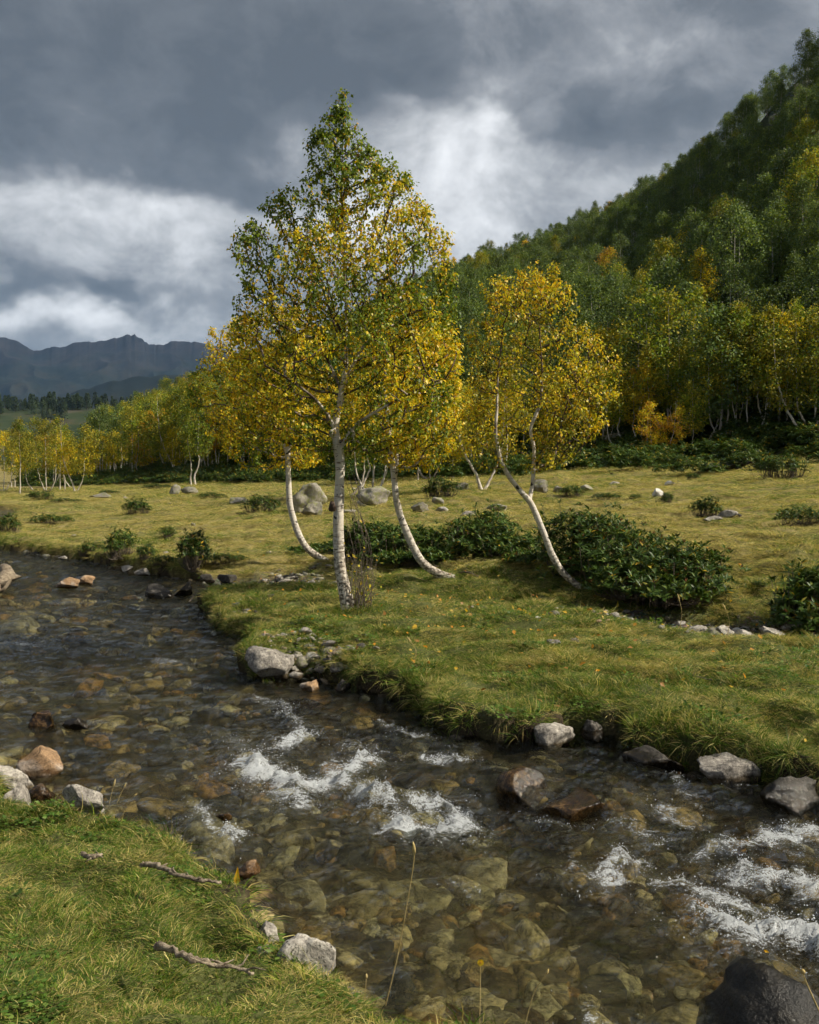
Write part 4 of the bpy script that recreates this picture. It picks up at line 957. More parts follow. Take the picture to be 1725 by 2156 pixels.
rock('small dark stone left of the one under the beach shrub', 436, 1205, 1228, 34, .05, 'dark', 250, .8)
rock('orange wet stone breaking the surface beside small rapids', 474, 1705, 1740, 40, -.03, 'rust', 251, .9)
rock('pale wet stone at the near bank under the turf edge', 528, 1812, 1850, 62, -.02, 'pink', 252, .8)
rock('half sunken brown stone upstream of the pinkish boulder', 95, 1495, 1540, 74, -.04, 'rust', 253, .8)
rock('dark wet stone right of the half sunken brown one', 158, 1508, 1545, 56, -.03, 'dark', 254, .8)
rock('tan stone breaking the far water near the left edge', 140, 1215, 1240, 56, .0, 'pink', 255, .8)
rock('long flat tan stone showing in the far stream', 185, 1208, 1232, 42, .0, 'pink', 256, .8)
rock('biggest lichen-covered boulder in the meadow, behind the left curved trunk', 640, 1010, 1080, 100, None, 'meadowrock', 260, .8, 'boulder', .2, .3, cat='boulder')
rock('lower grey block leaning on the biggest meadow boulder', 660, 1052, 1085, 50, None, 'meadowrock', 261, .8)
rock('flat-topped lichened boulder seen just right of the tall trunk', 790, 1022, 1062, 80, None, 'meadowrock', 263, .8, 'boulder', cat='boulder')
rock('bright white stone in front of the flat-topped boulder', 770, 1048, 1066, 36, None, 'white', 264, .8)
rock('grey stone low beside the foremost trunk, in the meadow', 738, 1068, 1082, 30, None, 'meadowrock', 265, .8)
rock('triangular grey boulder in the meadow centre', 888, 1050, 1078, 46, None, 'meadowrock', 266, .8)
rock('mossy stone behind the triangular grey boulder', 926, 1044, 1064, 34, None, 'meadowrock', 267, .8)
rock('flat stone right of the triangular grey boulder', 934, 1066, 1080, 36, None, 'granite', 268, .8)
rock('low flat stone in the open meadow left of the forked birch', 1052, 1060, 1078, 54, None, 'meadowrock', 269, .8)
rock('small pale stone between the flat meadow stones', 988, 1074, 1088, 40, None, 'granite', 270, .8)
rock('grey block among the twigs behind the forked trunk', 975, 1015, 1035, 36, None, 'meadowrock', 271, .8)
rock('pointed grey boulder in the left meadow', 368, 1018, 1042, 26, None, 'meadowrock', 272, .8)
rock('flat rock ledge right of the pointed left boulder', 398, 1024, 1042, 44, None, 'meadowrock', 273, .8)
rock('grey slanted slab right of the yellowish low shrub', 497, 1046, 1064, 54, None, 'meadowrock', 274, .8)
rock('long low rock at the back of the left meadow', 215, 1036, 1050, 54, None, 'meadowrock', 275, .7)
rock('white stone standing in the right meadow', 1385, 1024, 1046, 24, None, 'white', 276, .8)
rock('pale stone behind the standing white one', 1410, 1012, 1022, 22, None, 'white', 277, .8)
rock('left pale slab under the round shrub', 1503, 1082, 1096, 44, None, 'granite', 278, .8)
rock('right pale slab under the round shrub', 1532, 1072, 1094, 44, None, 'granite', 279, .8)
rock('dark flat rock ledge at the forest edge on the right', 1520, 968, 995, 130, None, 'dark', 280, .5)
rock('mossy rock heap right of the forked trunk', 1142, 1008, 1040, 50, None, 'meadowrock', 281, .8)
rock('grey stone on the right of the mossy heap', 1175, 1022, 1040, 34, None, 'meadowrock', 282, .8)
rock('small grey stone in the meadow right of the forked birch', 1235, 1018, 1032, 30, None, 'meadowrock', 283, .8)
rock('pale flat stone low in the meadow beyond the big shrub', 1295, 1010, 1022, 30, None, 'granite', 284, .8)
rock('white stone below the foot of the forked birch', 1088, 1236, 1256, 32, .16, 'granite', 285, .8)
rock('flat grey stone left of the white one under the forked birch', 1125, 1232, 1250, 30, .18, 'granite', 286, .8)
rock('grey weathered stone half sunk in the bank turf, left of two', 1165, 1345, 1370, 34, .29, 'granite', 287, .8)
rock('grey weathered stone half sunk in the bank turf, right of two', 1215, 1342, 1365, 30, .29, 'granite', 288, .8)
rock('dull stone sunk in turf between the two birches', 1255, 1385, 1402, 28, .29, 'granite', 289, .8)
rock('grey stone under the turf edge beside the pale boulder', 608, 1318, 1342, 34, .12, 'granite', 290, .8)
rock('little stones cluster end, pale block by the water notch', 655, 1430, 1452, 50, .02, 'pink', 291, .8)
rock('long grey stone on the shore notch below the turf', 706, 1392, 1412, 44, .10, 'granite', 292, .7)
rock('pale stone next to the long grey one in the shore notch', 672, 1398, 1416, 30, .06, 'granite', 293, .8)
rock('dark wet stone in the shore notch at the water', 722, 1428, 1455, 36, .02, 'dark', 294, .8)
rock('pale stone beside the boulder in the mossy corner', 625, 1412, 1432, 34, .01, 'granite', 295, .8)
rock('long brown stone under shallow water off the turf point', 640, 1470, 1506, 150, -.12, 'rust', 296, .6)
for i, (u, v0, v1, w, lb) in enumerate([(1432, 1305, 1318, 26, 'small white stone at the upper end of the dry gravel'), (1468, 1315, 1336, 44, 'pale wedge stone lying on the dry gravel'), (1530, 1316, 1345, 44, 'upright grey stone half way along the dry gravel'), (1570, 1326, 1350, 54, 'broad grey stone in the dry gravel'),
                                        (1622, 1318, 1345, 60, 'grey stone under the turf of the dry gravel'), (1675, 1312, 1330, 70, 'flat tan slab above the dry gravel'), (1655, 1345, 1362, 56, 'low flat stone in front of the dry gravel'), (1700, 1338, 1360, 50, 'grey stone at the right edge of the dry gravel')]):
    rock(lb, u, v0, v1, w, .13, 'granite', 310 + i, .8, group='stones of the dry gravel')
for i, (u, v0, v1, w, lb) in enumerate([(560, 1226, 1242, 40, 'pale flat stone on the pebble beach, leftmost'), (600, 1218, 1236, 46, 'tan stone on the pebble beach near the turf'), (530, 1234, 1250, 50, 'long pale stone at the water of the pebble beach'), (495, 1238, 1252, 30, 'small white stone at the beach corner'), (580, 1206, 1220, 36, 'grey stone high on the pebble beach'), (640, 1215, 1230, 34, 'small tan stone at the right end of the pebble beach'),
                                        (265, 1190, 1203, 30, 'pale stone at the foot of the far bank, right of two'), (300, 1196, 1210, 34, 'white block at the foot of the far bank'), (130, 1168, 1178, 26, 'pale stone at the foot of the far bank, far left')]):
    rock(lb, u, v0, v1, w, .05, 'granite', 330 + i, .8, group='stones of the pebble beach')

# stones on the bed: the ones that show largest singly, gravel as one mass
CM = []
for i in range(14):
    me = rock_mesh(400 + i, (1, .8, .50), 3, 10, .12); me.name = 'stone'; me.materials.append(M['cobble']); CM.append(me)
def bed_stones():
    rg = np.random.default_rng(77); cand = []
    for (u, v, w) in [(300, 1432, 120), (78, 1458, 70), (150, 1340, 60), (400, 1520, 60), (372, 1575, 75), (255, 1445, 60), (700, 1790, 190), (880, 1640, 110), (900, 1665, 90), (880, 1850, 190), (760, 1900, 150), (840, 1960, 130), (950, 1990, 90), (1000, 1800, 170), (1090, 1950, 120), (990, 2000, 70), (640, 1900, 140), (1180, 1900, 150), (820, 1790, 110), (560, 1560, 90), (230, 1400, 70),
                      (1330, 1960, 170), (1460, 1840, 140), (1560, 1840, 160), (1250, 2000, 150), (1170, 2080, 120), (700, 1960, 110), (760, 2040, 90), (870, 2080, 100), (1010, 2090, 130), (1100, 1770, 130), (450, 1640, 100), (330, 1650, 90), (260, 1590, 90), (200, 1620, 80), (1600, 1740, 110), (1320, 1790, 120), (470, 1480, 80), (610, 1750, 120), (690, 1860, 110)]:
        p = G(u, v, -.2); cand.append((p[0], p[1], w / F * p[1]))
    tries = 0
    while len(cand) < 300 and tries < 9000:
        tries += 1; yy = 3 + 14 * rg.random() ** 1.6; xx = rg.uniform(-.46, .46) * yy
        dd, _ = bank(np.array([xx]), np.array([yy]))
        if dd[0] > -.12: continue
        s = float(np.clip(rg.lognormal(-1.55, .55), .08, .60)) * (1 + yy * .03)
        if any((xx - a) ** 2 + (yy - b) ** 2 < (.42 * (s + c)) ** 2 for a, b, c in cand): continue
        cand.append((xx, yy, s))
    for i, (xx, yy, s) in enumerate(cand):
        z = float(bed_z(np.array([xx]), np.array([yy]))[0]); o = bpy.data.objects.new('stone', CM[i % 14]); COL.objects.link(o); o.parent = bed
        hmax = (-.03 - z) * 2.2; sz = min(s * rg.uniform(.8, 1.1), max(.08, hmax / .55))
        o.location = (xx, yy, z + sz * .02); o.rotation_euler = (rg.normal(0, .15), rg.normal(0, .15), rg.uniform(0, 6.28)); o.scale = (s, s * rg.uniform(.7, 1.1), sz)
    # gravel and cobbles too many to count
    n = 9500; yy = 2.6 + 40 * rg.random(n) ** 2.2; xx = rg.uniform(-.5, .5, n) * yy; dd, _ = bank(xx, yy); k = dd < -.03; xx, yy = xx[k], yy[k]
    src = [obj('cobble', m, None, link=False) for m in CM[:8]]; s = np.clip(rg.lognormal(-2.35, .5, len(xx)), .03, .26) * (1 + yy * .02)
    o = scatter('cobbles', np.stack([xx, yy, bed_z(xx, yy) + s * .05], 1), np.stack([rg.normal(0, .2, len(xx)), rg.normal(0, .2, len(xx)), rg.uniform(0, 6.28, len(xx))], 1), s, rg.integers(0, 8, len(xx)), src, None, None)
    o.parent = bed
    # dry gravel in the side channel, on the beach and in the shore notch
    P = []
    for cx, cyy, sx_, sy_, m in [(-2.5, 15.0, .55, .35, 500), (-1.75, 14.5, .5, .2, 250), (3.6, 10.35, .8, .38, 1000), (5.0, 9.8, .8, .42, 600), (2.7, 10.95, .4, .2, 160), (-.9, 8.7, .22, .15, 160), (-1.1, 9.2, .2, .1, 60), (-1.95, 12.0, .12, .3, 60)]:
        P.append(np.stack([rg.normal(cx, sx_, m), rg.normal(cyy, sy_, m) - .42 * (rg.normal(0, .01, m)), np.zeros(m)], 1))
    m = 60000; bx = rg.uniform(-9, 5, m); by = rg.uniform(3, 22, m); bd, _ = bank(bx, by); k = (np.abs(bd + .04) < .07) & (np.abs(bx) < .5 * by); bx, by = bx[k][:520], by[k][:520]
    mx_ = rg.uniform(-.42, .44, 150); my_ = rg.uniform(17, 50, 150); q2 = np.stack([mx_ * my_, my_, terrain(mx_ * my_, my_)], 1)
    P = np.concatenate(P); P[:, 2] = terrain(P[:, 0], P[:, 1]) + .004; P = P[P[:, 2] > -.05]; P = np.concatenate([P, np.stack([bx, by, np.full(len(bx), -.03)], 1), q2]); n = len(P)
    ms = []
    for i, mm in enumerate(('granite', 'granite', 'pink', 'meadowrock', 'white', 'dark')):
        me = rock_mesh(430 + i, (1, .8, .5), 2, 5, .06); me.materials.append(M[mm]); ms.append(obj('pebble', me, None, link=False))
    scatter('gravel', P, np.stack([rg.normal(0, .25, n), rg.normal(0, .25, n), rg.uniform(0, 6.28, n)], 1), np.clip(rg.lognormal(-2.75, .5, n), .02, .18) * (1 + np.maximum(P[:, 1] - 16, 0) * .045), rg.choice(6, n, p=[.25, .22, .08, .2, .03, .22]), ms, 'grey gravel and pebbles of the dry side channel', 'gravel')
bed_stones()

# ------------------------------------------------------------------ trees of the middle distance
def mid_birch(u, v, h, si, col, label, mirror=False, group=None, rz=None):
    p = hit(u, v); p[2] -= .03
    return place_birch(si, col, p, h, (u * 13 % 60 - 30) / 60 if rz is None else rz, label, group, mirror)
GL, GC, GR = 'birches at the left forest edge', 'birches behind the meadow', 'birches at the right forest edge'
for a in [(8, 1036, 4.6, 3, 'gold', 'yellow birch with white stems cut by the left edge', False, GL), (42, 1040, 5.2, 0, 'olive', 'narrow dark olive birch, second from the left edge', False, GL), (72, 1032, 4.7, 1, 'gold', 'thin golden birch right of the narrow olive one', False, GL), (98, 1036, 5.4, 3, 'olive', 'many-stemmed olive birch in the left row', True, GL),
          (126, 1032, 5.2, 5, 'olive', 'bushy olive yellow birch near the end of the left row', False, GL), (158, 1036, 4.6, 4, 'gold', 'birch with bent silver stems at the right end of the left row', False, GL), (195, 1018, 2.6, 7, 'gold', 'very small leaning birch in the gap right of the left row', False, GL), (60, 1020, 5, 5, 'green', 'green birch half hidden behind the left row', False, GL), (24, 1024, 4.8, 5, 'olive', 'olive birch behind the leftmost yellow one', False, GL), (85, 1016, 5.2, 6, 'gold', 'round golden crown behind the many-stemmed olive birch', True, GL), (112, 1022, 5.0, 3, 'amber', 'rusty birch squeezed into the middle of the left row', False, GL), (176, 1014, 4.6, 6, 'olive', 'olive birch behind the bent silver stems', False, GL), (205, 1008, 4.4, 5, 'gold', 'golden birch bridging the gap beside the left row', False, GL), (225, 1004, 4.8, 6, 'lime', 'light green birch left of the first full grove birch', True, GL), (150, 1026, 4.6, 1, 'amber', 'thin amber birch before the row end', False, GL), (140, 1016, 5.2, 0, 'gold', 'pale trunked birch behind the left row end', False, GL),
          (240, 1004, 5.2, 5, 'lime', 'first full birch right of the valley gap', False, GC), (262, 1010, 4.4, 7, 'gold', 'short yellow birch in front of the valley gap grove', False, GC), (284, 1004, 6.3, 0, 'olive', 'tall birch of the centre left grove', False, GC), (302, 1002, 5.6, 6, 'amber', 'orange birch standing out in the centre left grove', False, GC), (322, 998, 6.4, 3, 'amber', 'rust coloured birch right of the orange one', True, GC), (345, 1002, 7.0, 2, 'olive', 'olive birch with splayed white roots in the centre left grove', False, GC),
          (372, 998, 6.8, 4, 'lime', 'birch with low white limbs left of the twin stems', False, GC), (412, 1021, 5.6, 2, 'lime', 'young birch with two snaking white stems standing in the meadow', True, GC), (450, 1000, 6.0, 1, 'gold', 'yellow birch right of the snaking twin stems', False, GC), (478, 1000, 5.5, 3, 'amber', 'thicket birch with crooked pale stems, left of the curved trunk', False, GC), (505, 996, 5.8, 7, 'gold', 'crooked birch in the pale thicket', True, GC), (530, 994, 5.8, 3, 'amber', 'reddish thicket birch with many white stems', False, GC), (565, 990, 6.0, 1, 'gold', 'birch seen through the left golden crown', False, GC),
          (735, 1046, 4.6, 1, 'gold', 'birch with pale brown stem just right of the tall trunk', True, GC), (785, 1040, 4.8, 3, 'gold', 'three-stemmed birch behind the flat-topped boulder', False, GC), (765, 1050, 3.8, 7, 'olive', 'crooked little birch between the boulders', True, GC), (1014, 1033, 4.6, 4, 'gold', 'white leaning birch left of the forked trunk', False, GC), (990, 1000, 5.0, 3, 'gold', 'cluster of white stems behind the leaning one', False, GC), (1066, 1000, 5.2, 0, 'gold', 'straight pale birch behind the forked trunk', False, GC), (905, 1010, 5.2, 3, 'gold', 'yellow birch behind the rounded green shrub', False, GC),
          (850, 1000, 5.6, 5, 'olive', 'olive birch behind the leaning middle trunk', False, GC), (655, 1012, 3.8, 6, 'gold', 'low golden birch filling the gap between left and tall trunks', False, GC), (880, 1012, 3.8, 6, 'gold', 'low golden birch right behind the leaning middle trunk', False, GC), (955, 1006, 4.2, 6, 'gold', 'bushy golden birch left of the white leaning stems', True, GC), (1150, 985, 4.4, 6, 'gold', 'bushy golden birch behind the mossy rock heap', False, GC), (740, 1006, 4.4, 6, 'olive', 'low olive birch directly behind the tall trunk', False, GC), (690, 995, 5.4, 3, 'gold', 'golden birch glimpsed left of the tall trunk', False, GC),
          (1392, 978, 3.0, 4, 'amber', 'small orange yellow birch with leaning white stems before the dark forest', True, GR), (1438, 970, 3.9, 1, 'olive', 'thin curved birch right of the small orange one', True, GR), (1268, 958, 4.7, 3, 'gold', 'yellow birch at the forest edge behind the forked crown', False, GR), (1310, 955, 4.4, 7, 'olive', 'crooked birch at the forest edge with bare lower stems', False, GR), (1340, 948, 4.2, 2, 'amber', 'bright orange birch at the forest edge', False, GR), (1362, 942, 5.4, 0, 'gold', 'tall golden birch behind the bright orange one', False, GR),
          (1490, 935, 5.2, 1, 'olive', 'olive yellow birch with curved white foot, left of the stem cluster', True, GR), (1530, 930, 5.9, 3, 'olive', 'cluster of white stems under a yellow green crown at the right', False, GR), (1548, 925, 6.9, 0, 'lime', 'tallest straight white birch at the right forest edge', False, GR), (1575, 925, 5.5, 3, 'lime', 'spreading birch right of the tallest straight one', True, GR), (1605, 915, 5.7, 2, 'olive', 'snaking pale birch in the shaded right forest', False, GR), (1690, 930, 5.7, 4, 'olive', 'white birch leaning left near the right edge', False, GR), (1715, 905, 5.9, 3, 'lime', 'dark green birch cut by the right edge', False, GR),
          (1455, 925, 5.4, 1, 'olive', 'olive birch behind the thin curved one', False, GR), (1420, 925, 5.0, 2, 'lime', 'yellow green birch left of the golden edge trees', False, GR), (1640, 900, 6.0, 5, 'gold', 'yellow topped birch behind the shaded edge', False, GR), (1230, 950, 4.2, 5, 'olive', 'olive birch hidden behind the forked birch crown', False, GR), (1180, 965, 4.8, 3, 'gold', 'pale stemmed birch behind the right arm of the forked birch', False, GR)]:
    mid_birch(*a)

# ------------------------------------------------------------------ the wooded hillside and the undergrowth
def hillside():
    rg = np.random.default_rng(5); pts = []
    n = 16000; s = rg.uniform(-.36, .62, n); y = np.sqrt(rg.uniform(44 ** 2, 262 ** 2, n)); ye, yr, zr = hill_par(s); x = s * y
    ok = (y > ye + 3) & (y < yr + 6) & (zr > 5); x, y, s = x[ok], y[ok], s[ok]
    # thin to about three metres apart
    cell = {}; keep = []
    for i in range(len(x)):
        c = (int(x[i] // 3), int(y[i] // 3)); hitc = False
        for dx in (-1, 0, 1):
            for dy in (-1, 0, 1):
                for j in cell.get((c[0] + dx, c[1] + dy), ()):
                    if (x[i] - x[j]) ** 2 + (y[i] - y[j]) ** 2 < (1.9 + y[i] * .003) ** 2: hitc = True
        if not hitc: cell.setdefault(c, []).append(i); keep.append(i)
    x, y, s = x[keep], y[keep], s[keep]
    z = terrain(x, y); u, v, f = project(np.stack([x, y, z], 1)); ye, yr, zr = hill_par(s); t = (y - ye) / (yr - ye)
    crag = (np.abs(u - 1665) < 14) & (t > .90)                      # the bare crag near the top right
    x, y, z, u, v, t = [a[~crag] for a in (x, y, z, u, v, t)]
    n = len(x); h = rg.uniform(4.2, 7.6, n) * np.clip(1.08 - .2 * t, .7, 1.1); r = rg.random(n); warm = fbm2(x * .05, y * .05, 2, 91)
    edge = np.exp(-t / .10)
    col = np.where(r < .012 + .03 * (warm > .4), 'amber', np.where(r < .02 + .10 * edge, 'gold', np.where(r < .035 + .40 * edge, 'olive', np.where(r < .10 + .4 * edge, 'lime', 'green'))))
    col = np.where(u < 720, np.where(r > .72, 'green', np.where(r > .40, 'lime', np.where(r > .18, 'olive', np.where(r > .04, 'gold', 'amber')))), col)
    col = np.where((col == 'amber') & (t < .3) & (u > 720), 'lime', col)
    shp = np.array([0, 5, 6, 5, 6, 6, 5, 3])[rg.integers(0, 8, n)]
    order = np.argsort(y + np.where((u < -20) | (u > 1745), 1000, 0)); single = order[:235]; rest = order[235:]
    names = dict(amber='amber birch among the massed green trees of the hillside', gold='golden birch low on the wooded hillside', olive='olive yellow birch low on the wooded hillside', lime='light green birch low on the wooded hillside', green='dark green birch low on the wooded hillside')
    for i in single:
        c = str(col[i]); place_birch(int(shp[i]), c, (x[i], y[i], z[i] - .1), h[i], rg.uniform(0, 6.28), names[c], c + ' birches low on the hillside')
    src = []; key = {}
    for si in (0, 3, 5, 6):
        for c in COLOR:
            tm, cm, h0 = BV[si]; me = cm[c]
            bm = bmesh.new(); bm.from_mesh(me); bm.from_mesh(tm); o = bpy.data.meshes.new('hillside_birch')
            nf = len(me.polygons); bm.faces.ensure_lookup_table()
            for k, fc in enumerate(bm.faces):
                fc.material_index = 0 if k < nf else 1
            bm.to_mesh(o); bm.free(); o.materials.append(M['crown']); o.materials.append(M['bark'])
            key[(si, c)] = len(src); src.append(obj('hillside_birch', o, None, link=False))
    m = len(rest); h0 = np.array([BV[int(a)][2] for a in shp[rest]])
    scatter('hillside_forest', np.stack([x[rest], y[rest], z[rest] - .1], 1), np.stack([np.zeros(m), np.zeros(m), rg.uniform(0, 6.28, m)], 1), h[rest] / h0, [key[(int(a), str(c))] for a, c in zip(shp[rest], col[rest])], src, 'dense green birch forest covering the steep hillside', 'forest')
    # undergrowth
    n = 7000; s = rg.uniform(-.40, .55, n); y = np.sqrt(rg.uniform(34 ** 2, 120 ** 2, n)); ye, yr, zr = hill_par(s); x = s * y
    p = sstep(-14, 2, y - ye - 4 * fbm2(x * .12, y * .12, 2, 95)); ok = (rg.random(n) < p ** 2.2) & ~((s < -.33) & (y < 60)); dd, _ = bank(x, y); ok &= dd > 1; x, y = x[ok], y[ok]; n = len(x)
    src = []
    for f_, s_ in SHV: src.append(obj('undershrub', f_, None, link=False))
    sc = rg.uniform(.8, 1.7, n)
    scatter('rhododendron_undergrowth', np.stack([x, y, terrain(x, y) - .05], 1), np.stack([np.zeros(n), np.zeros(n), rg.uniform(0, 6.28, n)], 1), np.stack([sc * 1.2, sc * 1.2, sc], 1), rg.integers(0, 3, n), src, 'dark green shrub undergrowth below the forest edge', 'undergrowth')
    for i, (u_, v0, v1, w, lb) in enumerate([(1668, 190, 245, 75, 'grey crag near the top of the wooded hillside'), (1640, 240, 280, 50, 'lower broken crag on the wooded hillside'), (1710, 130, 190, 60, 'dark crag at the upper right corner of the hillside')]):
        p = hit(u_, v1); wm = w / F * p[1]; o = obj('crag', rock_mesh(500 + i, (wm * 1.3, wm * 1.2, (v1 - v0) / F * p[1] * 1.3), 4, 7, .45), M['meadowrock']); o.location = p + np.array([0, 0, -1.0]); tag(o, lb, 'crag')
    for i, (u_, v_, w, h_, lb) in enumerate([(1300, 940, 110, 40, 'shaded grey outcrop behind the crooked edge birches'), (1395, 925, 70, 34, 'rounded boulder in the shaded undergrowth'), (925, 985, 50, 28, 'round lichened boulder far behind the leaning trunk'), (1590, 940, 40, 22, 'dim grey boulder below the right stem cluster'), (165, 1010, 40, 12, 'pale flat boulder beyond the left row'), (245, 1016, 50, 16, 'pale mossy rock mound beyond the left meadow')]):
        p = hit(u_, v_); wm = w / F * p[1]; o = obj('boulder', rock_mesh(520 + i, (wm, wm * .8, h_ / F * p[1] * 1.5), 3, 8, .12), M['meadowrock']); o.location = p; tag(o, lb, 'boulder')
hillside()

def conifers():
    rg = np.random.default_rng(6); vs = []
    for i in range(4):
        acc = Acc(); H = 12; P = np.array([(0, 0, -.5), (0, 0, 6), (0, 0, H)]); tr = tube(P, [.2, .13, .02], 6); m = 700
        t = rg.random(m) ** .8; z = H * (.12 + .88 * t); w = (1 - t) ** (.8 if i < 2 else .55) * (2.1 if i < 2 else 2.5) + .15; a = rg.uniform(0, 6.28, m); r = w * rg.random(m) ** .5
        pp = np.stack([r * np.cos(a), r * np.sin(a), z - r * .25], 1); ax = unit(np.stack([np.cos(a), np.sin(a), -.45 + rg.normal(0, .2, m)], 1))
        leaves(acc, pp, ax, unit(rg.normal(0, .5, (m, 3)) + np.array([0, 0, 1])), rg.uniform(.5, 1.0, m), np.array([(.03, .05, .022), (.045, .07, .03), (.06, .08, .032)])[rg.integers(0, 3, m)] * rg.normal(1, .15, (m, 1)), LEAF4, None, LEAF4_Q)
        c = acc.mesh('crown'); c.materials.append(M['needle']); k = Acc(); k.add(*tr, bark=.1, foot=0.0); t_ = k.mesh('trunk'); t_.materials.append(M['bark']); vs.append((t_, c))
    n = 0; tries = 0
    while n < 230 and tries < 9000:
        tries += 1; u = rg.uniform(-30, 470); y = rg.uniform(560, 800); x = (u - CU) / F * y
        # wooded crest, a tongue of trees running down, open pasture below
        f = fbm2(np.array([x * .012]), np.array([y * .012]), 2, 97)[0]
        if not (y > 690 + 50 * f or (abs(u - 285 - 20 * f) < 22 and y > 600) or (abs(u - 120) < 28 and y > 620) or rg.random() < .04): continue
        z = tz(x, y); t_, c = vs[rg.integers(4)]; s = rg.uniform(.55, 1.1)
        r = thing('pine_tree', 'dark conifer on the far green hill below the mountain', 'tree', (x, y, z - .3), 'conifers on the far hill', rg.uniform(0, 6.28), s)
        obj('trunk', t_, None, r); tag(obj('crown', c, None, r), kind='stuff'); n += 1
conifers()
# ------------------------------------------------------------------ grass
GG = np.array([(.050, .115, .012), (.075, .150, .016), (.115, .19, .022), (.19, .24, .03)])
GT = np.array([(.52, .43, .17), (.60, .51, .23), (.44, .34, .13), (.34, .31, .09)])
def tuft(seed, n, rad, hgt, width, tan, droop=.5, lean=.5):
    rg = np.random.default_rng(seed); a = rg.uniform(0, 6.28, n); r = rad * np.sqrt(rg.random(n)); b = np.stack([r * np.cos(a), r * np.sin(a), np.full(n, -.02)], 1)
    d = unit(np.stack([np.cos(a), np.sin(a), np.zeros(n)], 1) * (r / rad * lean)[:, None] + rg.normal(0, .28, (n, 3)) * np.array([1, 1, 0]) + np.array([0, 0, 1.0]))
    h = hgt * rg.uniform(.45, 1.15, n); out = unit(d * np.array([1, 1, 0]) + rg.normal(0, .05, (n, 3)) * np.array([1, 1, 0]))
    side = unit(np.cross(d, rg.normal(0, 1, (n, 3)))); w = width * rg.uniform(.7, 1.3, n)
    V = []
    for t, ws in ((0, 1), (.4, .9), (.75, .6), (1, 0)):
        c = b + d * (h * t)[:, None] + out * (h * droop * t * t)[:, None] - np.array([0, 0, 1]) * (h * droop * .55 * t ** 3)[:, None]
        V += [c - side * (w * ws / 2)[:, None], c + side * (w * ws / 2)[:, None]] if ws else [c]
    V = np.stack(V, 1).reshape(-1, 3); k = (np.arange(n) * 7)[:, None]
    Q = np.concatenate([k + np.array([[0, 1, 3, 2]]), k + np.array([[2, 3, 5, 4]])]); T = k + np.array([[4, 5, 6]])
    ist = rg.random(n) < tan; c = np.where(ist[:, None], GT[rg.integers(0, 4, n)], GG[rg.integers(0, 4, n)]) * rg.normal(1, .13, (n, 1)); c = np.concatenate([np.clip(c, .01, .8), np.ones((n, 1))], 1)
    me = mesh_np('tuft', V, [T, Q], dict(col=np.repeat(c, 7, 0))); me.materials.append(M['grass']); return obj('tuft', me, None, link=False)
def herb(seed):
    rg = np.random.default_rng(seed); n = 16; a = rg.uniform(0, 6.28, n); r = .06 * np.sqrt(rg.random(n)); acc = Acc()
    P = np.stack([r * np.cos(a), r * np.sin(a), rg.uniform(.01, .035, n)], 1); ax = unit(np.stack([np.cos(a), np.sin(a), rg.uniform(-.1, .5, n)], 1)); c = np.array([(.07, .14, .025), (.10, .18, .03), (.13, .19, .04)])[rg.integers(0, 3, n)]
    leaves(acc, P, ax, unit(rg.normal(0, .3, (n, 3)) + np.array([0, 0, 1])), rg.uniform(.014, .032, n), c); me = acc.mesh('herb'); me.materials.append(M['grass']); return obj('herb', me, None, link=False)
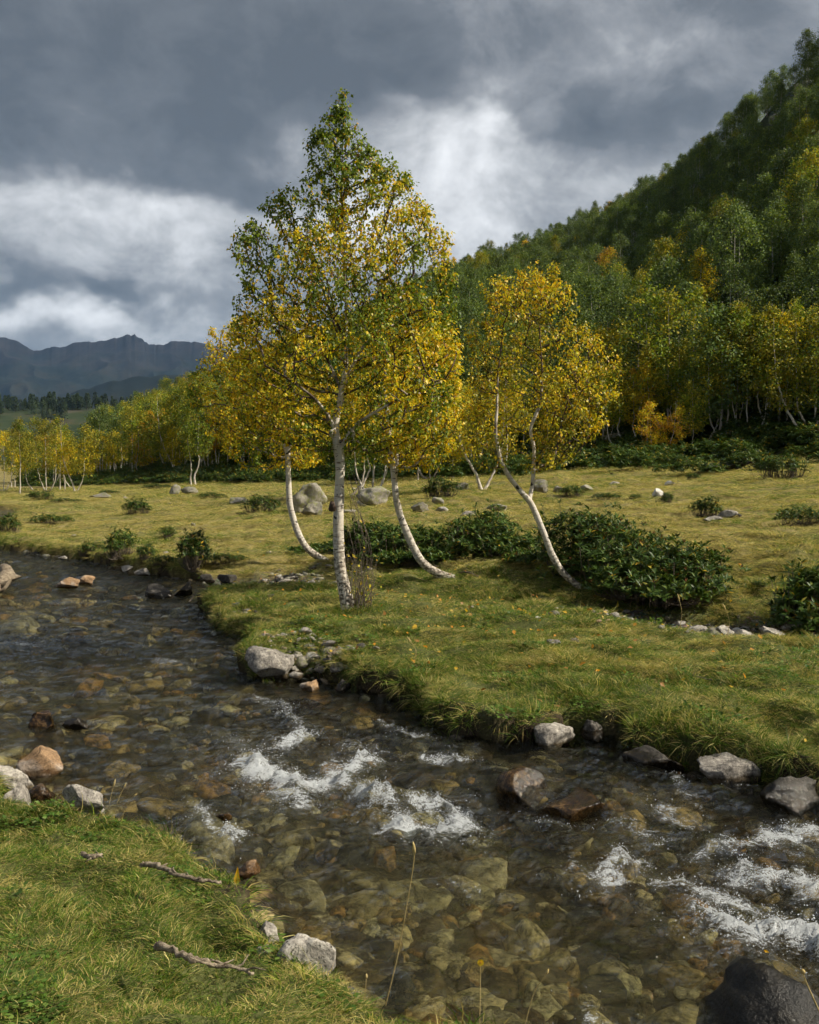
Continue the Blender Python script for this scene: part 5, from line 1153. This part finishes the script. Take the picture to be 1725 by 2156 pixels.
def build_grass():
    rg = np.random.default_rng(9)
    src = [tuft(600 + i, 40, .075, .046, 0.0025, .15) for i in range(3)] + [tuft(610 + i, 40, .075, .042, 0.0023, .9, .7, .8) for i in range(3)] + [tuft(620 + i, 34, .05, .085, 0.0026, .25, .6) for i in range(2)] + \
          [tuft(630 + i, 34, .05, .09, 0.0021, .92, .8, .7) for i in range(2)] + [tuft(640 + i, 40, .075, .042, 0.0025, .55, .6) for i in range(2)] + [herb(650), herb(651)]
    GREEN, TAN, LG, LT, MIXD, HERB = (0, 1, 2), (3, 4, 5), (6, 7), (8, 9), (10, 11), (12, 13)
    def pick(sets, r):
        out = np.empty(len(r), int)
        for k, st in enumerate(sets): m = r == k; out[m] = np.array(st)[rg.integers(0, len(st), m.sum())]
        return out
    zones = [(1.2, 6.0, 2300, .85, .48), (6.0, 9.5, 1200, 1.05, .85), (9.5, 14, 520, 1.45, 1.05), (14, 22, 190, 2.1, 1.05), (22, 36, 90, 2.7, 1.1), (36, 80, 16, 6.0, 1.3)]
    X, Y, S, H = [], [], [], []
    for y0, y1, rho, sw, sh in zones:
        n = int(rho * .53 * (y1 * y1 - y0 * y0)) + int(rho * .6 * (y1 - y0)); y = np.sqrt(rg.uniform(y0 * y0, y1 * y1, n)); x = rg.uniform(-1, 1, n) * (.53 * y + .3)
        X.append(x); Y.append(y); S.append(np.full(n, sw)); H.append(np.full(n, sh))
    x, y, s, h = map(np.concatenate, (X, Y, S, H)); d, far = bank(x, y); ds = seg_dist(x, y, SIDE)
    gr = (np.exp(-(ds / (.42 + .22 * sstep(1.5, 3, x))) ** 2) * sstep(-.5, .4, np.abs(x - .6) - 1.6) * (y > 8)) + np.exp(-((x + 2.6) ** 2 / .9 + (y - 15) ** 2 / .5)) + .9 * np.exp(-((x + .92) ** 2 / .05 + (y - 8.7) ** 2 / .04))
    sx_ = x / np.maximum(y, 5); ye, yr, zr = hill_par(sx_)
    bare = fbm2(x * 1.9, y * 1.9, 3, 105) > .62
    ok = (d > .035 + .10 * (fbm2(x * 3.1, y * 3.1, 2, 113) > .25)) & (rg.random(len(x)) > gr * 1.2) & (y < ye + 4) & ~(bare & (rg.random(len(x)) < .7))
    x, y, s, h, d, far = [a[ok] for a in (x, y, s, h, d, far)]
    z = terrain(x, y); n = len(x)
    nz = fbm2(x * .8, y * .8, 3, 101); nf = fbm2(x * 3.2, y * 3.2, 2, 102); mead = sstep(12.5, 15.5, y + .35 * x) * far
    dry = np.clip(.24 + .50 * nz + .42 * nf + .47 * mead - .04 * (~far) * 1.0, 0.03, .95); r = rg.random(n); q = rg.random(n)
    kind = np.where(r < dry, 1, 0)
    kind = np.where((q < .22), 4, kind)
    longp = .05 + .30 * far * (fbm2(x * 1.5, y * 1.5, 2, 108) > .3) * (1 - mead) + .10 * np.exp(-d / .15) * (y < 30)
    q2 = rg.random(n); kind = np.where(q2 < longp, np.where(r < dry, 3, 2), kind)
    hb = (fbm2(x * 2.3, y * 2.3, 2, 104) > .2) & (rg.random(n) < .13) & (y < 10); kind = np.where(hb, 5, kind)
    idx = pick((GREEN, TAN, LG, LT, MIXD, HERB), kind)
    e = .04; gx = (bank(x + e, y)[0] - d) / e; gy = (bank(x, y + e)[0] - d) / e
    over = .6 * np.exp(-d / .07) * (y < 40)
    rot = np.stack([over * gy + rg.normal(0, .12, n), -over * gx + rg.normal(0, .12, n), np.zeros(n)], 1)   # tufts at the edge hang over the water
    yaw = rg.uniform(0, 6.28, n); c, si = np.cos(yaw), np.sin(yaw)
    rot = np.stack([rot[:, 0] * c + rot[:, 1] * si, -rot[:, 0] * si + rot[:, 1] * c, yaw], 1)
    # euler XYZ applies X first: turn about Z last, so the tilt above is expressed in the tuft's own axes
    hh = h * rg.uniform(.6, 1.3, n) * (.70 + 1.25 * sstep(.05, .75, fbm2(x * 2.6, y * 2.6, 3, 107)) * (1 - .6 * mead)) * np.where(mead > .5, .80 + 1.1 * sstep(.15, .7, fbm2(x * 1.1, y * 1.1, 3, 115)), 1.0); w = s * rg.uniform(.85, 1.15, n)
    scatter('grass', np.stack([x, y, z], 1), rot, np.stack([w, w, hh], 1), idx, src, 'short green and straw-coloured grass of banks and meadow', 'grass')
    # shaggy roots and turf hanging from the bank lip
    xs, ys = [], []
    for line in (far_w, near_w):
        for p, q_ in zip(line[:-1], line[1:]):
            L = np.linalg.norm(q_ - p); mid = (p + q_) / 2
            if mid[1] > 26 or mid[1] < 1.5 or abs(mid[0]) > .6 * mid[1] + 1: continue
            k = int(L * 34); t = rg.random(k); P = p + (q_ - p) * t[:, None] + rg.normal(0, .05, (k, 2)); xs.append(P[:, 0]); ys.append(P[:, 1])
    x, y = np.concatenate(xs), np.concatenate(ys); d, far = bank(x, y); e = .03; gx = (bank(x + e, y)[0] - d) / e; gy = (bank(x, y + e)[0] - d) / e
    push = np.clip(.06 - d, 0, .2); x2 = x + gx * push; y2 = y + gy * push; zt = terrain(x2 + gx * .05, y2 + gy * .05); ok = zt > .08; x2, y2, zt, gx, gy = [a[ok] for a in (x2, y2, zt, gx, gy)]; n = len(x2)
    src2 = [tuft(660 + i, 40, .06, .075, .0028, .55, 1.0, .9) for i in range(3)] + [tuft(670 + i, 34, .05, .085, .0030, .2, 1.0, .9) for i in range(2)]
    yaw = rg.uniform(0, 6.28, n); c, si = np.cos(yaw), np.sin(yaw); o_ = rg.uniform(.3, 1.15, n); a, b = o_ * gy, -o_ * gx
    scatter('bank_turf', np.stack([x2, y2, zt - rg.uniform(0, .05, n)], 1), np.stack([a * c + b * si, -a * si + b * c, yaw], 1), rg.uniform(.7, 1.3, n), rg.integers(0, 5, n), src2, 'shaggy turf hanging over the stream edge', 'turf')
    # fallen leaves
    src3 = []
    for cc in ((.62, .40, .04), (.66, .30, .04), (.50, .36, .08), (.40, .20, .06)):
        me = mesh_np('fallen_leaf', LEAF5 * .055, LEAF5_T, dict(col=np.tile((*cc, 1), (5, 1)))); me.materials.append(M['leaf']); src3.append(obj('fallen_leaf', me, None, link=False))
    n = 900; x = np.concatenate([rg.normal(-1.0, 2.4, n // 2), rg.normal(.8, 2.6, n // 2)]); y = np.concatenate([rg.normal(12, 2.8, n // 2), rg.normal(9.5, 2.2, n // 2)]); d, far = bank(x, y); ok = (d > .05) & far & (y > 5); x, y = x[ok], y[ok]; n = len(x)
    scatter('fallen_leaves', np.stack([x, y, terrain(x, y) + rg.uniform(.025, .05, n)], 1), np.stack([rg.normal(0, .5, n), rg.normal(0, .5, n), rg.uniform(0, 6.28, n)], 1), rg.uniform(.6, 1.1, n), rg.integers(0, 4, n), src3, 'yellow fallen birch leaves in the grass', 'leaves')
build_grass()

# ------------------------------------------------------------------ small things
def stick(name, label, cat, pts, r0, r1, mat, seed, splinters=0, lift=.0, sides=8):
    rg = np.random.default_rng(seed); W = []
    for u, v, z in pts: W.append(G(u, v, z))
    W = np.array(W); base = W[0]; P = spline(W, len(W) * 6); P[1:-1] += rg.normal(0, r0 * .25, (len(P) - 2, 3)); R = np.linspace(r0, r1, len(P)) * (1 + .22 * fbm2(np.arange(len(P)) * .7, np.zeros(len(P)), 2, seed))
    r = thing(name, label, cat, base); acc = Acc(); V, T, Q = tube(P, R, sides); acc.add(V, T, Q); obj('stem', acc.mesh('stem', base, True), M[mat], r)
    for i in range(splinters):
        j = rg.integers(1, len(P) - 1); dr = unit(np.array([rg.normal(0, 1), rg.normal(0, .6), rg.uniform(.1, .7)])); L = rg.uniform(2, 6) * r0; q = P[j]
        Vs, Ts, Qs = tube(np.stack([q, q + dr * L * .5, q + dr * L + rg.normal(0, .015, 3)]), [R[j] * .7, R[j] * .5, .0015], 5); a2 = Acc(); a2.add(Vs, Ts, Qs); obj('splinter', a2.mesh('splinter', base, True), M[mat], r)
    return r
stick('driftwood', 'grey dead stem lying in the near grass, upper of two', 'driftwood', [(296, 1822, .36), (330, 1822, .37), (370, 1840, .37), (420, 1852, .36), (466, 1857, .35)], .011, .006, 'driftwood', 1, 6)
stick('driftwood', 'grey frayed dead stem lying in the near grass, lower of two', 'driftwood', [(330, 1992, .39), (362, 2000, .40), (400, 2018, .40), (450, 2032, .39), (500, 2038, .38), (535, 2050, .37)], .012, .005, 'driftwood', 2, 8)
stick('driftwood', 'small dark broken stem in the grass above the two long ones', 'driftwood', [(175, 1798, .36), (195, 1806, .38), (215, 1800, .37)], .009, .005, 'driftwood', 3, 5)
stick('driftwood_log', 'whitish peeling log end at the left edge of the stream', 'log', [(-60, 1255, .1), (-10, 1235, .14), (10, 1215, .16), (8, 1200, .2)], .12, .09, 'driftwood', 4, 3, sides=12)
stick('dead_branch', 'forked dead twig standing in the shallow inlet by the beach', 'branch', [(398, 1268, .0), (405, 1258, .04), (412, 1248, .08), (432, 1240, .1)], .012, .004, 'deadwood', 5, 3)
stick('dead_branch', 'bare grey branch lying under the shrubs near the middle birch foot', 'branch', [(955, 1208, .34), (985, 1205, .42), (1010, 1216, .36), (1045, 1232, .26)], .014, .005, 'deadwood', 6, 5)
stick('dead_branch', 'dark stick poking out of the turf notch below the tall birch', 'branch', [(690, 1385, .2), (715, 1362, .28)], .02, .012, 'deadwood', 7, 1)
stick('dead_branch', 'thin dead branch on the bank turf at the right of centre', 'branch', [(1430, 1418, .33), (1470, 1425, .34), (1500, 1432, .33)], .008, .003, 'deadwood', 8, 3)

STRAW = mat_wood('dry_straw', (.34, .25, .09), (.55, .43, .20)); 
def stalk(label, pts, y0, y1, r=.0022, name='grass_stalk', head=True):
    W = np.array([at(u, v, y0 + (y1 - y0) * i / (len(pts) - 1)) for i, (u, v) in enumerate(pts)]); base = W[0]; o = thing(name, label, 'grass stalk', base); acc = Acc(); P = spline(W, 20); acc.add(*tube(P, np.linspace(r, r * .6, 20), 5)); obj('stem', acc.mesh('stem', base), STRAW, o)
    if head:
        acc = Acc(); acc.add(*tube(P[-5:], [r * .8, r * 2.4, r * 2.8, r * 2, r * .5], 6)); obj('seed_head', acc.mesh('seed_head', base), STRAW, o)
stalk('long dry grass stalk bending over the water in the foreground', [(812, 2118), (838, 2010), (858, 1900), (872, 1810), (870, 1772)], 3.3, 3.25, .0024)
stalk('short dry stalk beside the lower edge, right of the long one', [(1105, 2160), (1125, 2090), (1145, 2060), (1156, 2040)], 3.1, 3.1, .0018)
stalk('upright dry stalk near the dark stone of the near bank', [(765, 2125), (770, 2080), (772, 2050)], 3.3, 3.3, .0018)
stalk('drooping dry seed stalk in the lower right corner', [(1740, 2160), (1712, 2100), (1695, 2060), (1690, 2040)], 3.0, 3.0, .003)
for i, (u, v) in enumerate([(225, 1715), (240, 1712), (255, 1722)]):
    stalk('dry grass stalk at the near bank tip, %s of three' % ('left', 'middle', 'right')[i], [(u, v), (u + 8 + i * 4, v - 35), (u + 18 + i * 8, v - 75 + i * 12)], 5.35, 5.35, .0022)
for i, (u, v, ln, lb) in enumerate([(1325, 1290, 70, 'tall tan stalk in front of the largest shrub, left of three'), (1340, 1295, 90, 'tall tan stalk in front of the largest shrub, middle of three'), (1362, 1300, 60, 'tall tan stalk in front of the largest shrub, right of three'), (1430, 1330, 80, 'thin stalk rising before the dry gravel'), (1530, 1345, 75, 'bent stalk by the dry gravel stones'), (870, 1400, 60, 'lone straw stalk on the bank right of the tall birch')]):
    p = hit(u, v); stalk(lb, [(u, v), (u + 6, v - ln * .5), (u + 12 - i * 5, v - ln)], p[1], p[1], .003)

YEL = [(.80, .45, .02), (.75, .55, .03)]
def yellow_leaf(u, v, y, size, label, name='yellow_leaf', up=(.1, 0, 1), c=0):
    p = at(u, v, y); acc = Acc(); leaves(acc, np.zeros((1, 3)), np.array([up], float), np.array([(.2, -1, .1)]), np.array([size]), np.array([YEL[c]]), LEAF5 * np.array([1, .45, 1])); o = obj(name, acc.mesh(name), M['leaf']); o.location = p; tag(o, label, 'leaf')
yellow_leaf(497, 1868, 4.05, .09, 'upright bright yellow leaf on the near bank tip')
yellow_leaf(1332, 1472, 7.6, .085, 'upright yellow leaf standing in the far bank turf')
yellow_leaf(1300, 1280, 11.6, .09, 'yellow leaf hanging in the largest shrub', c=1)
yellow_leaf(633, 1420, 8.9, .07, 'yellow leaf on wet stone beside the pale boulder', up=(1, .2, .1))
yellow_leaf(1608, 2000, 3.25, .03, 'orange leaf stuck on the black boulder', up=(1, .3, -.6))
yellow_leaf(1580, 1655, 5.7, .06, 'orange leaf caught between the right bank rocks', up=(1, .2, .1))
def flower():
    p = at(1012, 2058, 3.15); r = thing('yellow_flower', 'small yellow daisy-like flower in front of the water', 'flower', p); top = at(1012, 2026, 3.15) - p; acc = Acc(); b0 = at(1010, 2170, 3.1) - p
    acc.add(*tube(spline(np.stack([b0, top * .3, top]), 10), np.full(10, .0014), 5)); obj('stem', acc.mesh('stem'), STRAW, r)
    n = 11; a = np.arange(n) * 2 * np.pi / n; acc = Acc(); leaves(acc, np.tile(top, (n, 1)), np.stack([np.cos(a), -.4 + 0 * a, np.sin(a)], 1), np.tile((0, -1, .3), (n, 1)), np.full(n, .014), np.tile(YEL[1], (n, 1))); obj('petals', acc.mesh('petals'), M['leaf'], r)
    acc = Acc(); V, T = ico(1); acc.add(V * .004 + top + np.array([0, -.003, 0]), T); acc.A = {}; obj('centre', acc.mesh('centre'), mat_wood('flower_centre', (.5, .25, .02), (.7, .4, .03)), r)
flower()
def twig_bush():
    """the dry twiggy shoots at the foot of the tall birch"""
    rg = np.random.default_rng(3); b = hit(752, 1278); r = thing('twiggy_shoots', 'dry twiggy shoots with yellow leaves at the foot of the tall birch', 'shoots', b); acc = Acc(); LP = []
    for i in range(60):
        f = np.array([rg.normal(0, .06), rg.normal(.0, .06), -.03]); t = f + np.array([rg.normal(.03, .13), rg.normal(0, .1), rg.uniform(.2, .75)]); m = (f + t) / 2 + rg.normal(0, .04, 3); P = spline(np.stack([f, m, t]), 7); acc.add(*tube(P, np.linspace(.004, .0012, 7), 4, False)); LP.append(t); LP.append(m)
    for i in range(16):
        f = np.array([rg.normal(-.06, .04), rg.normal(-.12, .02), rg.uniform(.9, 1.5)]); t = f + np.array([rg.normal(.08, .05), -.03, -rg.uniform(.4, .9)]); m = (f + t) / 2 + np.array([.06, -.03, 0]) + rg.normal(0, .03, 3); acc.add(*tube(spline(np.stack([f, m, t]), 9), np.linspace(.003, .001, 9), 4, False))
    obj('stems', acc.mesh('stems'), M['deadwood'], r); LP = np.array(LP); k = rg.choice(len(LP), 46, replace=False); LP = LP[k]; n = len(LP)
    acc = Acc(); leaves(acc, LP, rg.normal(0, 1, (n, 3)), rg.normal(0, 1, (n, 3)), rg.uniform(.025, .05, n), PAL['yellow'][rg.integers(0, 4, n)]); tag(obj('foliage', acc.mesh('foliage'), M['leaf'], r), kind='stuff')
twig_bush()

# ------------------------------------------------------------------ the air of the valley
def haze():
    m, k, out = mat_new('valley_haze'); v = k.new('ShaderNodeVolumePrincipled'); v.inputs['Color'].default_value = (.30, .56, 1.0, 1); v.inputs['Density'].default_value = 0.000045; k.l.new(v.outputs[0], out.inputs['Volume'])
    me = bpy.data.meshes.new('haze'); bm = bmesh.new(); bmesh.ops.create_cube(bm, size=1.0); bm.to_mesh(me); bm.free(); me.materials.append(m)
    o = obj('haze', me); o.location = (0, 2500, 430); o.scale = (14000, 9000, 880); tag(o, 'thin blue haze in the valley air', 'haze', kind='stuff')
haze()
